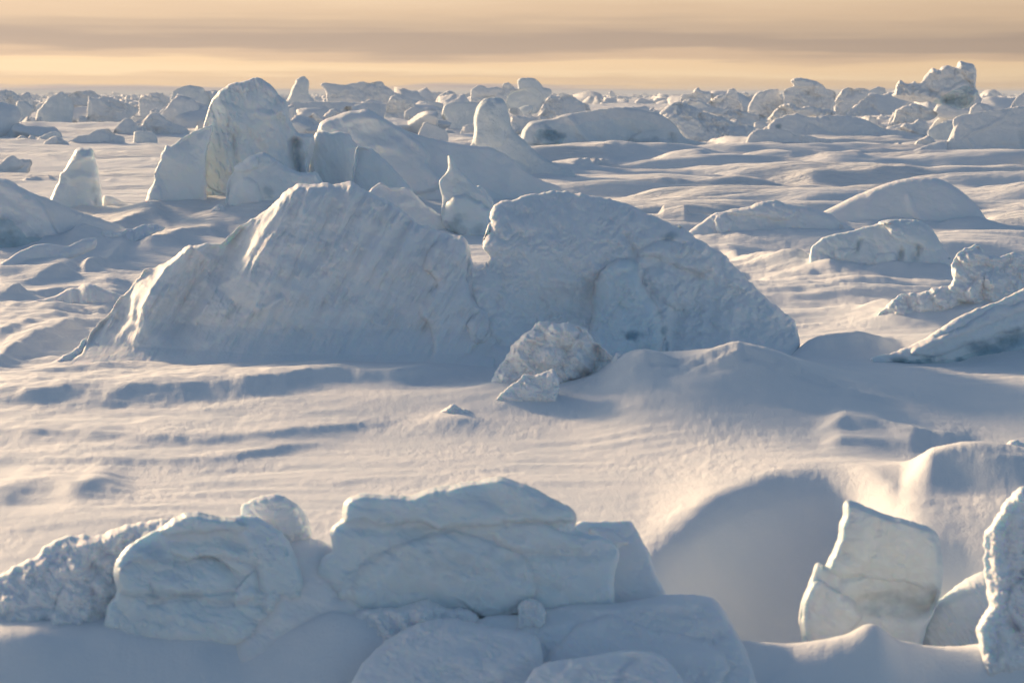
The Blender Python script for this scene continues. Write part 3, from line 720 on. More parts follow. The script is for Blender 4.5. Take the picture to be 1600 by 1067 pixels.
B('ice_hummock', 'great rounded snow-crusted hummock with a sagging right shoulder, centre of the picture', 'ice hummock',
  'K1 560,560 545,420 550,300 600,345 690,270 640,215 632,150 685,80 680,20 S8 1165,640 1185,605 1220,560 1240,480 1222,462 1232,400 1270,340 1330,316 1430,312 1480,277 1530,268 1600,258 B 900,660 960,650 1000,645 1080,655 1200,675 1300,693 1350,712 1400,740 1500,782 1600,832 K2 610,10 700,72 800,150 900,202 950,235 1000,290 1090,385 1180,475 1260,545 1340,605 1420,680 1440,860 1200,960 900,1040 500,1067 X 900,660 760,660 735,560',
  'X 730,596 1250,570', collar=0, parts=[('overhang', 'K2 380,255 430,190 500,150 600,130 720,190 830,260 880,330 800,345 680,320 560,270', None), ('ice_face', 'K2 100,700 110,560 150,380 230,300 310,260 370,270 430,380 480,500 550,610 560,720 545,900 520,1000 200,1000 100,900', M_PALE)], R=8, lean=2.4, apron=60, style='rough', amp=.55, edge=1.6, B2=26, R2=120, back=.8, step=1.6, dip=[(25, -1.0), (60, -.7), (210, .5)],
  extra=[('b', 2.6, 18, -45, 3), ('b', 1.5, 7, -40, 2.5)],
  ice=[('K2 370,755', 22, 9, .9), ('K2 600,125', 14, 8, .6), ('K2 585,850', 4, 14, .7), ('K2 565,730', 5, 9, .6)],
  lumps=[('K2 100,700 110,560 150,380 230,300 310,260 370,270 430,380 480,500 550,610 560,720 545,900 520,1060 200,1060 100,900', 30, 18),
         ('K2 380,255 430,190 500,150 600,130 720,190 830,260 880,330 800,345 680,320 560,270', 10, 20), ('K2 440,375 470,330 540,320 620,350 740,450 735,520 690,575 600,575 530,540', 9, 26)],
  strokes=[('K2 -200,420 20,400 120,330', 6, 14), ('K2 -250,620 -60,600 60,560', -26, 45), ('K2 770,400 770,560 700,620', -7, 12), ('K2 640,590 630,860', -8, 8), ('K2 580,620 590,860', 5, 8),
           ('K2 320,120 360,200 380,240', -7, 8), ('K2 700,150 900,330 1100,480 1300,620', 4, 8), ('K2 1020,560 990,760', 4, 8), ('K2 870,430 860,700', -4, 12)])
B('ice_spire', 'slim pointed ice shard with rounded glassy foot behind the notch between two great hummocks', 'ice shard',
  'B 475,800 470,740 482,690 463,625 460,602 490,570 505,545 502,510 500,486 510,480 522,488 545,530 570,565 600,592 625,618 650,640 680,670 705,700 715,730 705,800 700,900 560,910 520,860', 378,
  parts=[('tip', 'B 490,470 530,470 560,540 560,600 480,600 480,560', None), ('foot', 'B 470,790 480,720 520,682 590,668 650,690 705,740 720,850 690,930 560,930 500,800', M_PALE)], R=5, lean=.25, style='ice', amp=.6, B2=10, ice=[('B 540,815', 22, 22, .55), ('B 640,840', 20, 12, .4)], edge=.8,
  lumps=[('B 470,790 480,720 520,682 590,668 650,690 705,740 705,850 630,880 550,870 500,800', 8, 10)], facet=[('B 535,700 515,490', .5)])
B('ice_flake', 'thin rounded flake of ice behind the slim shard, sunlit along its edge', 'ice flake', 'B 620,640 640,618 665,628 690,652 712,688 718,720 700,800 640,800', 362, R=4, lean=.3, style='snow', amp=.4, back=.5)
B('snow_ridge', 'jagged low snow ridge running down to the slim ice shard', 'snow ridge',
  'S8 260,270 290,235 320,205 370,180 405,195 450,215 520,226 560,212 600,222 630,260 660,292 720,350 780,385 830,417 870,440 910,485 950,535 1000,590 1060,700 700,760 300,500', 378,
  R=5, lean=.5, style='snow', amp=.9, strokes=[('S8 600,225 660,330 560,330', 4, 6), ('S8 360,230 520,280 640,330', -4, 9)], edge=1.2)
B('ice_block', 'pale upright block with a slanting right edge in front of the long snow ridge', 'ice block',
  'P1 1150,900 1165,840 1170,760 1176,715 1200,692 1250,695 1300,715 1345,740 1400,790 1440,830 1500,890 1560,960 1640,1050 1700,1200 1150,1200', 331,
  Y=39, R=5, lean=.25, style='block', amp=.55, facet=[('P1 1360,1150 1400,860', .35)], edge=.9)
B('ice_slab', 'pale striated slab with a flat top between the tower and the pointed block', 'ice slab',
  'P1 770,960 800,870 825,720 835,660 855,610 870,583 930,577 980,590 1040,576 1090,592 1145,606 1155,650 1200,690 1175,760 1165,880 1190,1000 1150,1250 740,1250', 331,
  Y=40.5, R=4, lean=.2, style='block', amp=.55, edge=.9, extra=[('b', 1.0, 9, 70, 4)], facet=[('P1 1085,620 1100,1000', .4)])
B('snow_ridge', 'long smooth snow-covered ridge sloping down to the right behind the slim shard', 'snow ridge',
  'P1 850,700 870,600 890,515 940,485 980,470 1030,450 1080,430 1140,418 1200,411 1260,401 1300,410 1340,435 1380,460 1470,520 1590,580 P2 60,600 150,627 280,657 380,675 480,690 600,692 640,705 680,726 750,752 775,775 800,795 860,855 920,905 980,936 1080,980 1200,1012 1260,1100 X 870,330 700,345 490,345',
  'X 480,328 700,325 880,312', R=5, lean=.45, style='snow', amp=.9, B2=14, R2=60, edge=.8, back=.8,
  lumps=[('P1 880,560 900,515 1080,435 1260,405 1380,465 1590,590 P2 80,670 140,725 158,790 155,830 185,890 240,930 200,1060 -200,1060', 9, 6)],
  strokes=[('P1 1080,500 1200,470 1340,480', 3, 6), ('P1 1250,600 1450,560 1590,690', -4, 10), ('P1 1300,700 1500,680', 4, 8), ('P2 800,830 760,1000', 3, 12)])
B('ice_tower', 'tallest upright ice tower with a pale fluted left face and a rounded top, upper left', 'ice tower',
  'P1 -70,900 -55,760 -40,640 0,510 15,450 30,400 50,350 70,310 110,265 160,230 190,205 270,195 340,170 395,152 440,165 500,200 550,250 590,300 630,340 648,370 655,410 663,470 675,505 700,550 730,592 790,600 850,595 862,640 840,780 800,920 830,1000 840,1250 300,1270 X 300,352', 340,
  Y=39.6, parts=[('snow_cap', 'P1 160,260 190,190 270,180 395,140 500,190 600,300 640,380 560,330 440,250 300,260', M_MID), ('fluted_face', 'P1 -50,900 -45,760 -30,640 10,510 25,450 40,400 60,350 80,310 120,272 150,340 165,420 195,560 215,720 250,800 290,900 300,1200 -60,1200', M_PALE)], R=6, lean=.16, style='ice', amp=1.0, B2=20, R2=70, ice=[('P1 225,690', 9, 22, .35), ('P1 730,760', 7, 25, .4)], edge=1.2,
  facet=[('P1 290,900 215,720 195,560 165,420 120,270'.replace(' 215,720 195,560 165,420', ''), .35)],
  strokes=[('P1 720,660 715,780 740,900', -16, 8), ('P1 400,430 480,445 540,430 600,370', 4, 7), ('P1 480,480 640,400', 3, 8), ('P1 380,620 440,760', -4, 10), ('P1 640,330 655,480 690,545', 3, 4), ('P1 220,640 240,780 290,880', -4, 6)],
  lumps=[('P1 690,560 860,600 850,660 760,800 700,800', 3, 8)], extra=[('b', 1.3, 10, 80, 4)])
B('ice_slab', 'leaning snow-smooth slab propped against the left foot of the ice tower', 'ice slab',
  'P0 1680,520 1590,542 1500,590 1450,615 1400,642 1345,690 1325,700 1300,684 1285,710 1262,745 1245,830 1215,870 1208,900 1220,930 S7 205,90 198,130 215,150 205,175 165,230 140,310 138,370 152,430 220,490 300,530 600,540 620,300 600,0', 343,
  Y=38.6, R=6, lean=.2, style='ice', amp=.7, B2=14, edge=1.4, lumps=[('S7 140,320 170,220 250,180 300,250 280,420 180,430', 4, 10)])
B('ice_boulder', 'chunky boulder with a pale chipped left corner standing at the foot of the tower', 'ice boulder',
  'S7 780,460 762,400 770,330 760,240 775,170 795,130 835,85 830,60 860,30 P1 265,838 290,812 325,785 375,762 440,737 490,750 530,770 560,792 595,818 630,842 665,862 700,882 770,907 830,895 870,885 900,925 915,960 940,1010 1000,1200 600,1290 300,1290', 340,
  Y=37.5, R=5, lean=.3, style='ice', amp=.9, B2=14, edge=1.4, ice=[('S7 1095,250', 12, 14, .5), ('S7 1060,355', 22, 6, .45), ('S7 815,370', 2, 5, .8)],
  lumps=[('P1 235,880 290,812 375,762 425,800 390,880 300,905', 6, 6), ('S7 770,430 770,230 850,170 960,150 1050,220 1060,340 960,430', 6, 14)])
B('ice_rubble', 'small crumbled heap in the gap between the leaning slab and the tower boulder', 'ice rubble', 'S7 560,470 600,440 620,410 650,385 690,350 740,350 760,378 770,460 700,520 560,520', 346, Y=37.2, R=4, style='rough', amp=.7, edge=1.6)
B('ice_fin', 'lone shark-fin shaped ice pinnacle with a sunlit tip on the flat at the left', 'ice pinnacle',
  'K4 235,215 245,160 265,115 290,70 P0 465,915 510,870 535,815 560,775 590,720 620,697 662,706 712,705 733,735 737,785 762,835 772,905 780,960 790,1010 K4 497,160 505,220 530,290 420,300 260,260', 341,
  Y=39.5, R=5, lean=.22, style='ice', amp=.8, ice=[('K4 460,110', 8, 14, .5), ('K4 470,170', 6, 16, .4)], edge=1.0, dip=[(95, .8)],
  strokes=[('P0 480,880 620,790 730,760', 3, 5), ('P0 560,950 640,930 740,960', 3, 6), ('P0 590,740 700,720', 3, 4)])
B('snow_drift', 'small smooth snow tail behind the shark-fin pinnacle with a bluish cut face', 'snow drift',
  'K4 500,145 530,142 560,152 590,168 620,190 650,218 675,245 690,280 600,310 505,300', 345, Y=40.2, R=5, lean=.5, style='snow', amp=.5, ice=[('K4 540,222', 10, 16, .55)], edge=.6)
B('ice_hummock', 'snow-draped hummock with a blue-green icy flank on the left frame edge', 'ice hummock',
  'K4 -120,70 -60,60 0,57 30,62 60,72 80,88 100,102 135,118 170,132 210,148 250,162 300,185 340,205 385,222 430,236 480,250 520,266 560,278 600,290 640,330 400,430 200,470 -120,520',
  'X 0,393 210,380', parts=[('snow_mantle', 'K4 155,120 250,160 430,232 580,275 640,290 500,330 340,390 290,330 250,250 200,180', M_SNOW), ('ice_flank', 'K4 -120,300 0,240 60,290 130,330 200,350 270,380 200,440 90,460 -120,520', M_BLUE)], R=6, lean=.5, style='snow', amp=.8, B2=16, R2=70, edge=.8,
  ice=[('K4 50,370', 52, 24, .62), ('K4 0,280', 30, 18, .4), ('K4 160,390', 22, 8, .35)],
  lumps=[('K4 -120,60 0,60 100,103 155,135 200,180 240,240 270,310 300,350 330,385 200,470 -120,520', 9, 7)], strokes=[('K4 0,130 120,220 230,290', -4, 10), ('K4 40,230 160,300 250,360', -4, 8)])
B('ice_slab', 'long flat rounded slab lying in front of the blue-flanked hummock at the left', 'ice slab',
  'K4 -120,520 -40,492 0,478 60,438 110,412 150,393 200,380 240,378 300,392 340,390 370,372 400,360 430,350 465,350 478,372 465,405 380,445 250,475 120,515 0,535 -120,560', 'X 0,424 150,408',
  R=7, lean=.8, style='snow', amp=.9, edge=1.2, B2=8)
B('snow_rubble', 'broken crusty rubble between the flat slab and the leaning slab, on the left', 'snow rubble',
  'K4 470,420 468,380 490,345 500,318 545,312 560,325 600,318 640,305 690,290 740,282 790,290 815,300 800,318 730,345 660,380 610,410 540,440', 'X 150,391 260,382', R=5, lean=1.4, style='rough', amp=.9, edge=1.6, B2=4)
B('snow_drift', 'rounded snow drift with hanging curtain folds left of the fluted hummock', 'snow drift',
  'K4 -160,700 -40,688 0,685 60,672 120,665 170,660 220,650 260,638 300,620 325,603 350,594 375,598 390,590 410,578 430,572 455,576 480,588 520,603 560,617 600,632 680,660 700,760 600,840 200,860 -160,860', 'K4 -160,770 0,765 300,765 700,780',
  R=9, lean=.7, style='snow', amp=.7, edge=.8, B2=10, extra=[('b', 2.0, 16, 82, 4)], strokes=[('K4 320,610 300,700 300,760', -5, 8), ('K4 380,600 375,660 370,740', -4, 8), ('K4 200,660 180,730', -4, 7)])
B('snow_rubble', 'crumbly strip of snow along the left foot of the fluted hummock', 'snow rubble',
  'K4 180,1030 200,990 250,958 300,935 345,915 385,880 400,850 430,840 440,880 420,925 330,980 240,1020', 'X 57,578 140,566', R=4, lean=.9, style='rough', amp=.8, edge=1.6)
B('snow_dome', 'smooth whaleback snow dome with a sunlit ridge line, right of centre', 'snow dome',
  'C 600,800 650,755 700,728 760,698 820,668 880,644 940,620 1000,601 1050,590 1100,585 1150,583 1190,586 1235,602 1280,626 1320,655 1360,692 1395,732 1420,768 1450,820 1490,852 1500,880 1100,920 650,900',
  368, R=10, lean=.55, style='smooth', amp=.7, edge=.4, B2=26, R2=70, back=1.2, strokes=[('C 1070,680 1080,730 1130,780', 2.5, 6), ('C 900,670 860,740', 1.5, 8)])
B('snow_mound', 'flat-topped snow mound with a broken icy brow in front of the whaleback dome', 'snow mound',
  'C 30,850 60,822 110,790 140,765 170,750 215,742 260,726 330,720 365,705 400,696 425,690 450,691 475,698 500,710 570,713 605,722 640,736 675,745 710,757 730,775 755,792 790,808 820,825 840,880 800,960 400,980 50,940', 386,
  R=7, lean=.6, style='snow', amp=1.0, edge=1.2, B2=14, R2=50, lumps=[('C 230,750 260,728 400,695 500,712 540,745 530,780 450,790 400,770 330,760', 6, 7), ('C 170,760 230,745 260,800 220,860 160,830', 5, 9)],
  strokes=[('C 740,775 750,840', -7, 7), ('C 250,905 380,850 500,820', 5, 8), ('C 440,800 560,870', -5, 14)])
B('ice_hummock', 'worn rounded ice hummock with dark vertical cracks right of the broken-browed mound', 'ice hummock',
  'K3 100,200 180,130 240,110 330,95 400,77 440,65 480,56 520,45 550,36 545,25 570,20 620,14 700,10 760,12 800,18 835,30 860,42 885,70 905,100 925,135 940,160 965,200 990,235 1018,265 1015,330 980,400 820,440 600,440 300,420 100,360', 433,
  R=7, lean=.42, style='ice', amp=.9, edge=1.0, B2=20, R2=55, ice=[('K3 415,185', 4, 10, .6), ('K3 690,240', 6, 12, .45), ('K3 800,220', 4, 12, .5), ('K3 1000,262', 4, 3, 1.0)],
  lumps=[('K3 545,35 700,12 840,35 900,100 940,170 860,190 720,150 600,100', 5, 10), ('K3 150,260 220,240 270,300 220,360 150,350', 5, 12), ('K3 520,220 640,200 680,300 600,350 520,310', 5, 10), ('K3 260,230 330,200 400,190 350,270 290,275', 5, 10)],
  strokes=[('K3 690,210 670,300 640,330', -6, 6), ('K3 800,190 780,260', -6, 6), ('K3 420,150 400,200', -5, 5)])
B('ice_rubble', 'knobbly frost-covered rubble ridge climbing to the right frame edge', 'ice rubble',
  'K3 400,760 430,722 465,705 500,682 520,640 550,612 580,590 600,552 650,520 700,490 750,478 800,482 850,470 900,450 950,445 1000,440 1022,385 1012,345 1012,305 1030,260 1050,228 1090,200 1130,180 1160,172 1190,185 1210,205 1260,240 1310,248 1350,244 1380,228 1405,222 1440,235 1477,250 1560,262 1620,262 1620,720 1100,800 600,830 430,800', 'X 1340,516 1640,500',
  R=6, lean=.5, style='rough', amp=1.1, edge=2.2, B2=14, R2=45,
  lumps=[('K3 1085,480 1100,440 1150,400 1200,370 1220,430 1190,520 1120,540', 7, 8), ('K3 1210,400 1230,360 1300,350 1360,370 1380,430 1300,470 1220,460', 8, 9), ('K3 890,520 940,490 1040,480 1050,560 960,590 900,560', 6, 8), ('K3 600,640 700,560 830,540 880,600 760,660 640,690', 6, 10), ('K3 1030,260 1160,175 1240,240 1200,290 1080,300', 5, 8)])
B('ice_slab', 'tilted slab with a sunlit upper edge and a dark blue-green underside on the right', 'ice slab',
  'K3 470,905 560,880 620,870 700,838 760,812 830,782 890,742 950,702 1000,668 1050,642 1100,615 1150,592 1220,565 1300,542 1350,518 1400,492 1440,470 1477,452 1560,420 1640,390 1640,860 1477,890 1300,930 1200,970 1000,1020 880,1020 780,1020 680,1000 620,950', 'X 1355,574 1480,570 1640,552',
  parts=[('snow_cap', 'K3 560,880 620,860 700,825 760,800 830,775 890,735 950,695 1050,635 1150,585 1300,535 1400,485 1477,445 1640,380 1640,560 1480,600 1300,660 1120,740 960,800 820,850 700,900', M_NEAR), ('ice_underside', 'K3 620,930 700,915 760,930 860,890 950,920 1060,900 1180,850 1280,800 1400,770 1477,730 1640,680 1640,900 1300,960 880,1040 640,1000', M_BLUE)], R=11, lean=.3, style='ice', amp=1.0, edge=1.2, B2=12, R2=40, collar=0,
  ice=[('K3 800,960', 36, 12, 1.0), ('K3 860,915', 12, 9, .8), ('K3 680,930', 14, 14, .6), ('K3 1240,850', 34, 15, .85), ('K3 1380,800', 30, 14, .8), ('K3 1070,925', 14, 8, .8), ('K3 1450,760', 20, 14, .6)],
  lumps=[('K3 720,850 900,760 1050,690 1300,590 1480,520 1600,480 1600,640 1400,720 1200,800 1000,880 830,890', 8, 12)], strokes=[('K3 640,940 780,985 900,975', -8, 10), ('K3 1150,880 1300,830 1480,760', -6, 12)], dip=[(115, .6)])

# ---- behind: named blocks of the pressure ridges
FG = 'ice blocks along the distant pressure ridge'
def fb(name, label, cat, outline, base, **k):
    k = {**dict(R=2.2, B2=3.5, lean=.22, style='far', amp=.8, edge=1.3), **k}
    return B(name, label, cat, outline, base, **k)
fb('ice_column', 'rounded thumb-like ice column with a long snow skirt to its right, top centre', 'ice column',
   'P2 440,720 480,685 500,620 505,560 500,480 507,440 515,410 530,378 550,350 575,328 600,316 650,308 700,315 725,325 742,340 765,390 772,430 782,460 790,520 800,550 820,582 845,605 870,622 900,650 930,682 970,722 1000,750 1080,802 1180,842 1300,880 1300,940 900,960 600,940', 275,
   Y=58, style='ice', amp=.5, R=6, edge=.5, B2=14, R2=45, lean=.3, ice=[('P2 650,560', 14, 12, .15)], lumps=[('P2 505,690 500,480 520,400 600,318 700,318 760,380 780,500 760,620 720,690', 4, 12)], facet=[('P2 540,700 525,560', .5)])
fb('ice_hummock', 'long whale-shaped hummock with a dark glassy snout at its left end, upper centre', 'ice hummock',
   'P2 840,660 868,625 875,590 885,562 910,530 935,508 960,496 1020,486 1110,481 1140,470 1170,456 1230,438 1300,432 1380,420 1450,410 1600,391 P3 40,388 80,385 120,389 160,396 240,416 300,428 350,441 390,460 420,480 460,512 480,530 500,562 520,592 540,615 560,632 620,652 690,660 760,690 760,760 300,800 P2 1000,800 860,720', 236,
   style='ice', amp=.6, parts=[('snow_back', 'P2 1000,500 1170,440 1450,395 1600,380 P3 240,400 420,460 520,580 430,560 200,470 P2 1400,500 1200,530', M_FAR), ('glassy_snout', 'P2 1000,560 1080,550 1150,580 1200,640 1190,680 1080,690 1000,660 960,610', M_BLUE)], R=6, edge=.5, B2=9, R2=45, lean=.4, back=1.3, ice=[('P2 1100,615', 26, 15, .9), ('P2 970,590', 10, 8, .25), ('P3 250,662', 30, 8, .6)],
   lumps=[('P2 875,600 910,530 1000,500 1120,530 1200,620 1180,690 1050,690 900,670', 5, 9)], strokes=[('P2 1220,450 1330,560 1490,760', 4, 7), ('P3 80,680 250,640 430,640', -3, 6), ('P3 440,620 460,690', -4, 6)])
fb('snow_mound', 'low snow heap peeking over the long ridge left of the thumb-like column', 'snow mound', 'P2 40,610 75,580 90,560 100,522 115,508 140,505 180,520 215,538 240,550 285,560 300,590 310,620 330,690 180,700 60,680', 213, Y=95, style='snow', amp=.7, R=5)
fb('ice_block', 'square-sided slab block with a flat snowy top behind the thumb-like column', 'ice block', 'P2 240,520 248,450 252,420 272,372 310,355 360,341 450,345 545,352 600,360 600,560 500,580 400,575 300,572 270,545', 205, style='block', amp=.4, R=3, edge=.7, strokes=[('P2 262,480 290,550', -6, 3)])
fb('ice_block', 'squat weathered block with a shaded hole at its base, left of the square-sided slab', 'ice block', 'P2 -60,575 -40,430 0,392 60,386 120,388 240,402 250,450 262,500 285,550 200,575 80,580', 205, Y=128, style='far', amp=.7, ice=[('P2 40,535', 7, 6, .5)])
fb('ice_block', 'low flat-topped plate behind the square-sided slab', 'ice block', 'P2 212,392 218,345 235,335 290,334 335,336 360,350 360,440 230,430', 178, style='block', amp=.4)
fb('snow_mound', 'grey domed heap on the skyline left of the twin skyline blocks', 'snow mound', 'P2 205,345 222,305 240,282 265,267 300,261 335,268 352,278 385,300 420,322 445,345 430,370 230,370', 163, Y=300, style='far', amp=.7)
fb('ice_block', 'broad notched block on the skyline behind the thumb-like column', 'ice block', 'P2 472,360 474,300 474,250 500,236 520,226 560,223 588,230 605,242 640,232 680,226 708,230 722,242 735,255 760,290 770,360', 170, Y=215, style='far', amp=.6)
fb('ice_block', 'round-headed knob between the notched block and the squared crown block', 'ice block', 'P2 700,330 715,260 722,215 738,200 762,193 785,204 805,222 835,242 845,270 820,340', 170, Y=225, style='far', amp=.5)
fb('ice_block', 'squared crown block standing highest on the skyline, top centre', 'ice block', 'P2 830,340 846,250 842,215 842,182 855,168 875,160 920,158 968,161 990,175 1012,192 1030,215 1042,236 1070,237 1092,242 1108,260 1110,280 1090,330 1000,360', 172, Y=205, style='block', amp=.4, edge=.7, R=3)
fb('ice_boulder', 'rounded pale boulder leaning in front of the squared crown block', 'ice boulder', 'P2 750,380 755,318 770,292 795,270 830,252 870,248 895,238 940,229 985,240 1010,258 1030,280 1045,310 1050,350 1020,410 980,450 880,440 800,400', 186, Y=175, style='ice', amp=.4)
fb('ice_chunk', 'small glowing sunlit chunk under the pale boulder', 'ice chunk', 'P2 835,402 870,390 930,374 968,378 965,415 950,435 920,455 890,468 875,430', 186, Y=172, style='block', amp=.3, facet=[('P2 900,500 900,300', 1.2)])
fb('ice_block', 'dark flat slab jutting out left beneath the pale boulder', 'ice block', 'P2 770,400 830,392 870,415 885,450 880,480 830,450 775,440', 190, Y=165, style='far', amp=.5, ice=[('P2 820,425', 12, 6, .5)])
fb('ice_rubble', 'heap of tumbled blocks right of the pale boulder', 'ice rubble', 'P2 980,470 1020,400 1042,362 1058,330 1085,308 1120,318 1140,330 1200,300 1240,292 1265,296 1300,320 1340,345 1380,372 1400,390 1425,430 1420,470 1200,490', 186, Y=160, style='far', amp=1.4, edge=1.8)
fb('ice_rubble', 'shaded tumble of blocks in the hollow under the pale boulder', 'ice rubble', 'P2 780,590 785,470 820,450 900,470 1000,460 1100,470 1180,450 1200,480 1100,520 950,540 880,600', 209, Y=118, style='far', amp=1.2, edge=1.4)
fb('ice_pinnacle', 'narrow rounded pinnacle standing alone on the skyline right of the tower', 'ice pinnacle', 'P1 560,380 640,335 660,300 680,255 695,220 708,185 722,165 742,149 765,145 785,150 800,166 812,190 816,215 814,260 818,295 850,330 890,365 750,400', 172, Y=210, style='ice', amp=.4, R=4)
fb('ice_slab', 'wide wedge-shaped slab with an overhanging left point on the skyline', 'ice slab', 'P1 945,345 950,262 920,240 903,212 930,202 970,202 1020,208 1075,216 1130,203 1180,194 1230,190 1260,196 1310,200 1345,192 1372,187 1388,195 1395,212 1430,235 1490,275 1560,310 1640,340 1500,380 1100,385 980,370', 170, Y=200, style='far', amp=.5, lean=.3)
fb('snow_mound', 'snow-covered shelf in front of the wedge-shaped skyline slab', 'snow mound', 'P1 650,420 670,352 720,345 800,350 900,342 1000,345 1200,355 1400,350 1500,380 1480,480 1200,470 900,500 700,520', 185, Y=150, style='snow', amp=1.0, lean=.7)
fb('ice_rubble', 'jagged little heap of shards beside the right shoulder of the tower', 'ice rubble', 'P1 720,540 760,500 800,465 850,430 880,435 920,460 960,420 1000,402 1050,420 1100,385 1150,380 1160,420 1000,480 900,530 780,560', 200, Y=110, style='far', amp=1.2, edge=1.8)
fb('ice_block', 'tilted slab lying against the skyline shelf right of the tower', 'ice block', 'P1 715,430 740,400 800,390 880,395 940,420 930,470 850,450 800,470', 192, Y=135, style='block', amp=.5, ice=[('P1 760,430', 7, 4, .5)])
fb('ice_block', 'slanting block at the right end of the skyline shelf', 'ice block', 'P1 1400,480 1420,380 1450,310 1490,288 1520,300 1560,320 1640,330 1660,480 1560,520 1450,520', 195, Y=140, style='far', amp=.7)
fb('ice_boulder', 'small glassy boulder under the slanting block, behind the long ridge', 'ice boulder', 'P1 1450,520 1480,480 1530,470 1580,500 1600,560 1480,560', 205, Y=122, style='far', amp=.6, ice=[('P1 1580,515', 5, 6, .7)])
# left skyline
fb('ice_boulder', 'domed boulder with a dark right face on the skyline left of the tower', 'ice boulder', 'P0 1325,330 1340,295 1348,265 1375,248 1400,235 1440,220 1490,217 1530,221 1560,232 1590,252 1625,285 1655,320 1660,380 1640,420 1480,425 1360,410', 172, Y=190, style='ice', amp=.5, ice=[('P0 1560,390', 9, 7, .5)], facet=[('P0 1555,240 1560,420', .5)])
fb('ice_boulder', 'blocky boulder with a round top left of the domed boulder', 'ice boulder', 'P0 1082,430 1086,370 1090,312 1130,292 1160,300 1185,290 1230,310 1262,332 1280,380 1265,430 1150,450', 177, Y=185, style='far', amp=.7)
fb('ice_block', 'large layered block with a leaning left corner on the left skyline', 'ice block', 'P0 672,500 682,420 686,350 694,305 705,318 760,315 800,312 900,330 960,345 1010,370 1060,395 1088,410 1070,450 1010,480 900,505 760,515', 190, Y=160, style='far', amp=.7, ice=[('P0 690,470', 7, 6, .6)], lumps=[('P0 690,400 700,320 860,330 880,420 720,480', 2, 5)])
fb('ice_block', 'pyramid-shaped smooth block on the left skyline', 'ice block', 'P0 265,520 280,450 300,405 350,350 385,315 440,287 470,272 490,270 512,285 530,310 560,330 585,365 575,430 545,520 400,530', 192, Y=155, style='block', amp=.4, facet=[('P0 500,270 540,510', .3)])
fb('ice_block', 'long low ridge block behind the pyramid-shaped block', 'ice block', 'P0 500,330 530,290 580,275 640,262 690,255 735,262 762,285 800,310 760,380 600,390', 172, Y=230, style='far', amp=.6)
fb('ice_rubble', 'heaped blocks on the left frame edge below the skyline', 'ice rubble', 'P0 -160,300 -60,262 0,257 60,258 100,263 130,285 150,300 190,278 230,285 250,320 270,360 290,390 250,440 220,480 160,520 0,525 -160,525', 192, Y=165, style='far', amp=1.2, edge=1.6, lean=.4)
fb('ice_block', 'tilted slab in front of the heap on the left frame edge', 'ice block', 'P0 90,500 110,420 130,345 200,338 240,370 275,400 240,450 190,515', 194, Y=152, style='block', amp=.5)
fb('snow_mound', 'pair of rough snow humps in front of the layered block', 'snow mound', 'P0 860,600 900,550 940,502 970,485 1005,478 1040,490 1080,525 1100,545 1115,500 1140,460 1180,432 1215,422 1250,440 1275,470 1330,505 1400,525 1470,555 1500,590 1300,615 1000,620', 208, Y=118, style='far', amp=1.0, lean=.4, edge=1.4)
fb('ice_block', 'small square box-like block standing on the flat at the left', 'ice block', 'P0 1040,680 1042,620 1046,580 1080,575 1120,577 1200,580 1215,600 1232,620 1235,680', 222, Y=100, style='block', amp=.3, R=2.5, edge=.6)
fb('ice_rubble', 'low tilted floe fragments left of the box-like block', 'ice rubble', 'P0 520,680 535,650 570,628 640,610 690,598 730,575 765,558 800,555 845,560 870,580 890,600 960,612 980,640 1000,680 750,700', 224, Y=98, style='far', amp=1.0, edge=1.4, lean=.4)
fb('ice_chunk', 'small peaked fragment on the flat near the left edge', 'ice chunk', 'P0 70,665 100,645 135,622 165,603 200,618 215,628 235,603 260,615 300,645 280,680 120,685', 222, Y=100, style='far', amp=.7)
fb('ice_chunk', 'slanting plate leaning up to the right on the left flat', 'ice chunk', 'P0 280,655 310,620 360,598 425,572 460,580 480,610 440,640 380,670', 223, Y=102, style='block', amp=.4)
fb('ice_chunk', 'low flat fragment in front of the slanting plate', 'ice chunk', 'P0 310,690 350,660 400,630 440,610 470,625 520,645 560,680 450,700', 228, Y=94, style='far', amp=.6)
# right background
fb('ice_hummock', 'broad rough hummock with two sunlit snow shelves, right of the whale-shaped hummock', 'ice hummock',
   'P3 350,460 360,425 400,385 450,357 520,346 560,360 650,402 700,425 750,442 800,455 850,466 900,490 950,512 1000,525 1060,535 1110,545 1100,600 1040,700 800,710 600,690 480,600 400,520', 224, style='far', amp=1.2, lean=.6, R=5, B2=8, edge=1.0,
   lumps=[('P3 360,450 430,432 500,440 560,480 640,470 720,490 780,470 860,480 950,530 1050,560 1040,700 700,690 560,640 470,520', 6, 6)])
fb('ice_chunk', 'pale round chunk on the saddle right of the two-shelved hummock', 'ice chunk', 'P3 1088,560 1092,520 1115,505 1140,500 1170,510 1190,530 1225,550 1230,580', 203, Y=125, style='far', amp=.6)
fb('snow_mound', 'wide snow mound with a dark notch at its left end, right of centre', 'snow mound',
   'P3 1190,545 1210,520 1250,490 1290,470 1330,455 1370,445 1410,435 1440,440 1470,455 1500,462 1540,462 1600,470 P4 0,462 60,450 130,450 175,455 220,456 260,462 300,470 380,490 440,530 530,560 640,572 760,600 840,618 900,640 850,700 0,720 P3 1220,600', 217, style='snow', amp=1.0, lean=.55, R=4, B2=10, ice=[('P3 1285,535', 6, 5, .9)], strokes=[('P4 330,630 460,580 520,565', -2, 4), ('P4 60,470 80,490', -3, 3)])
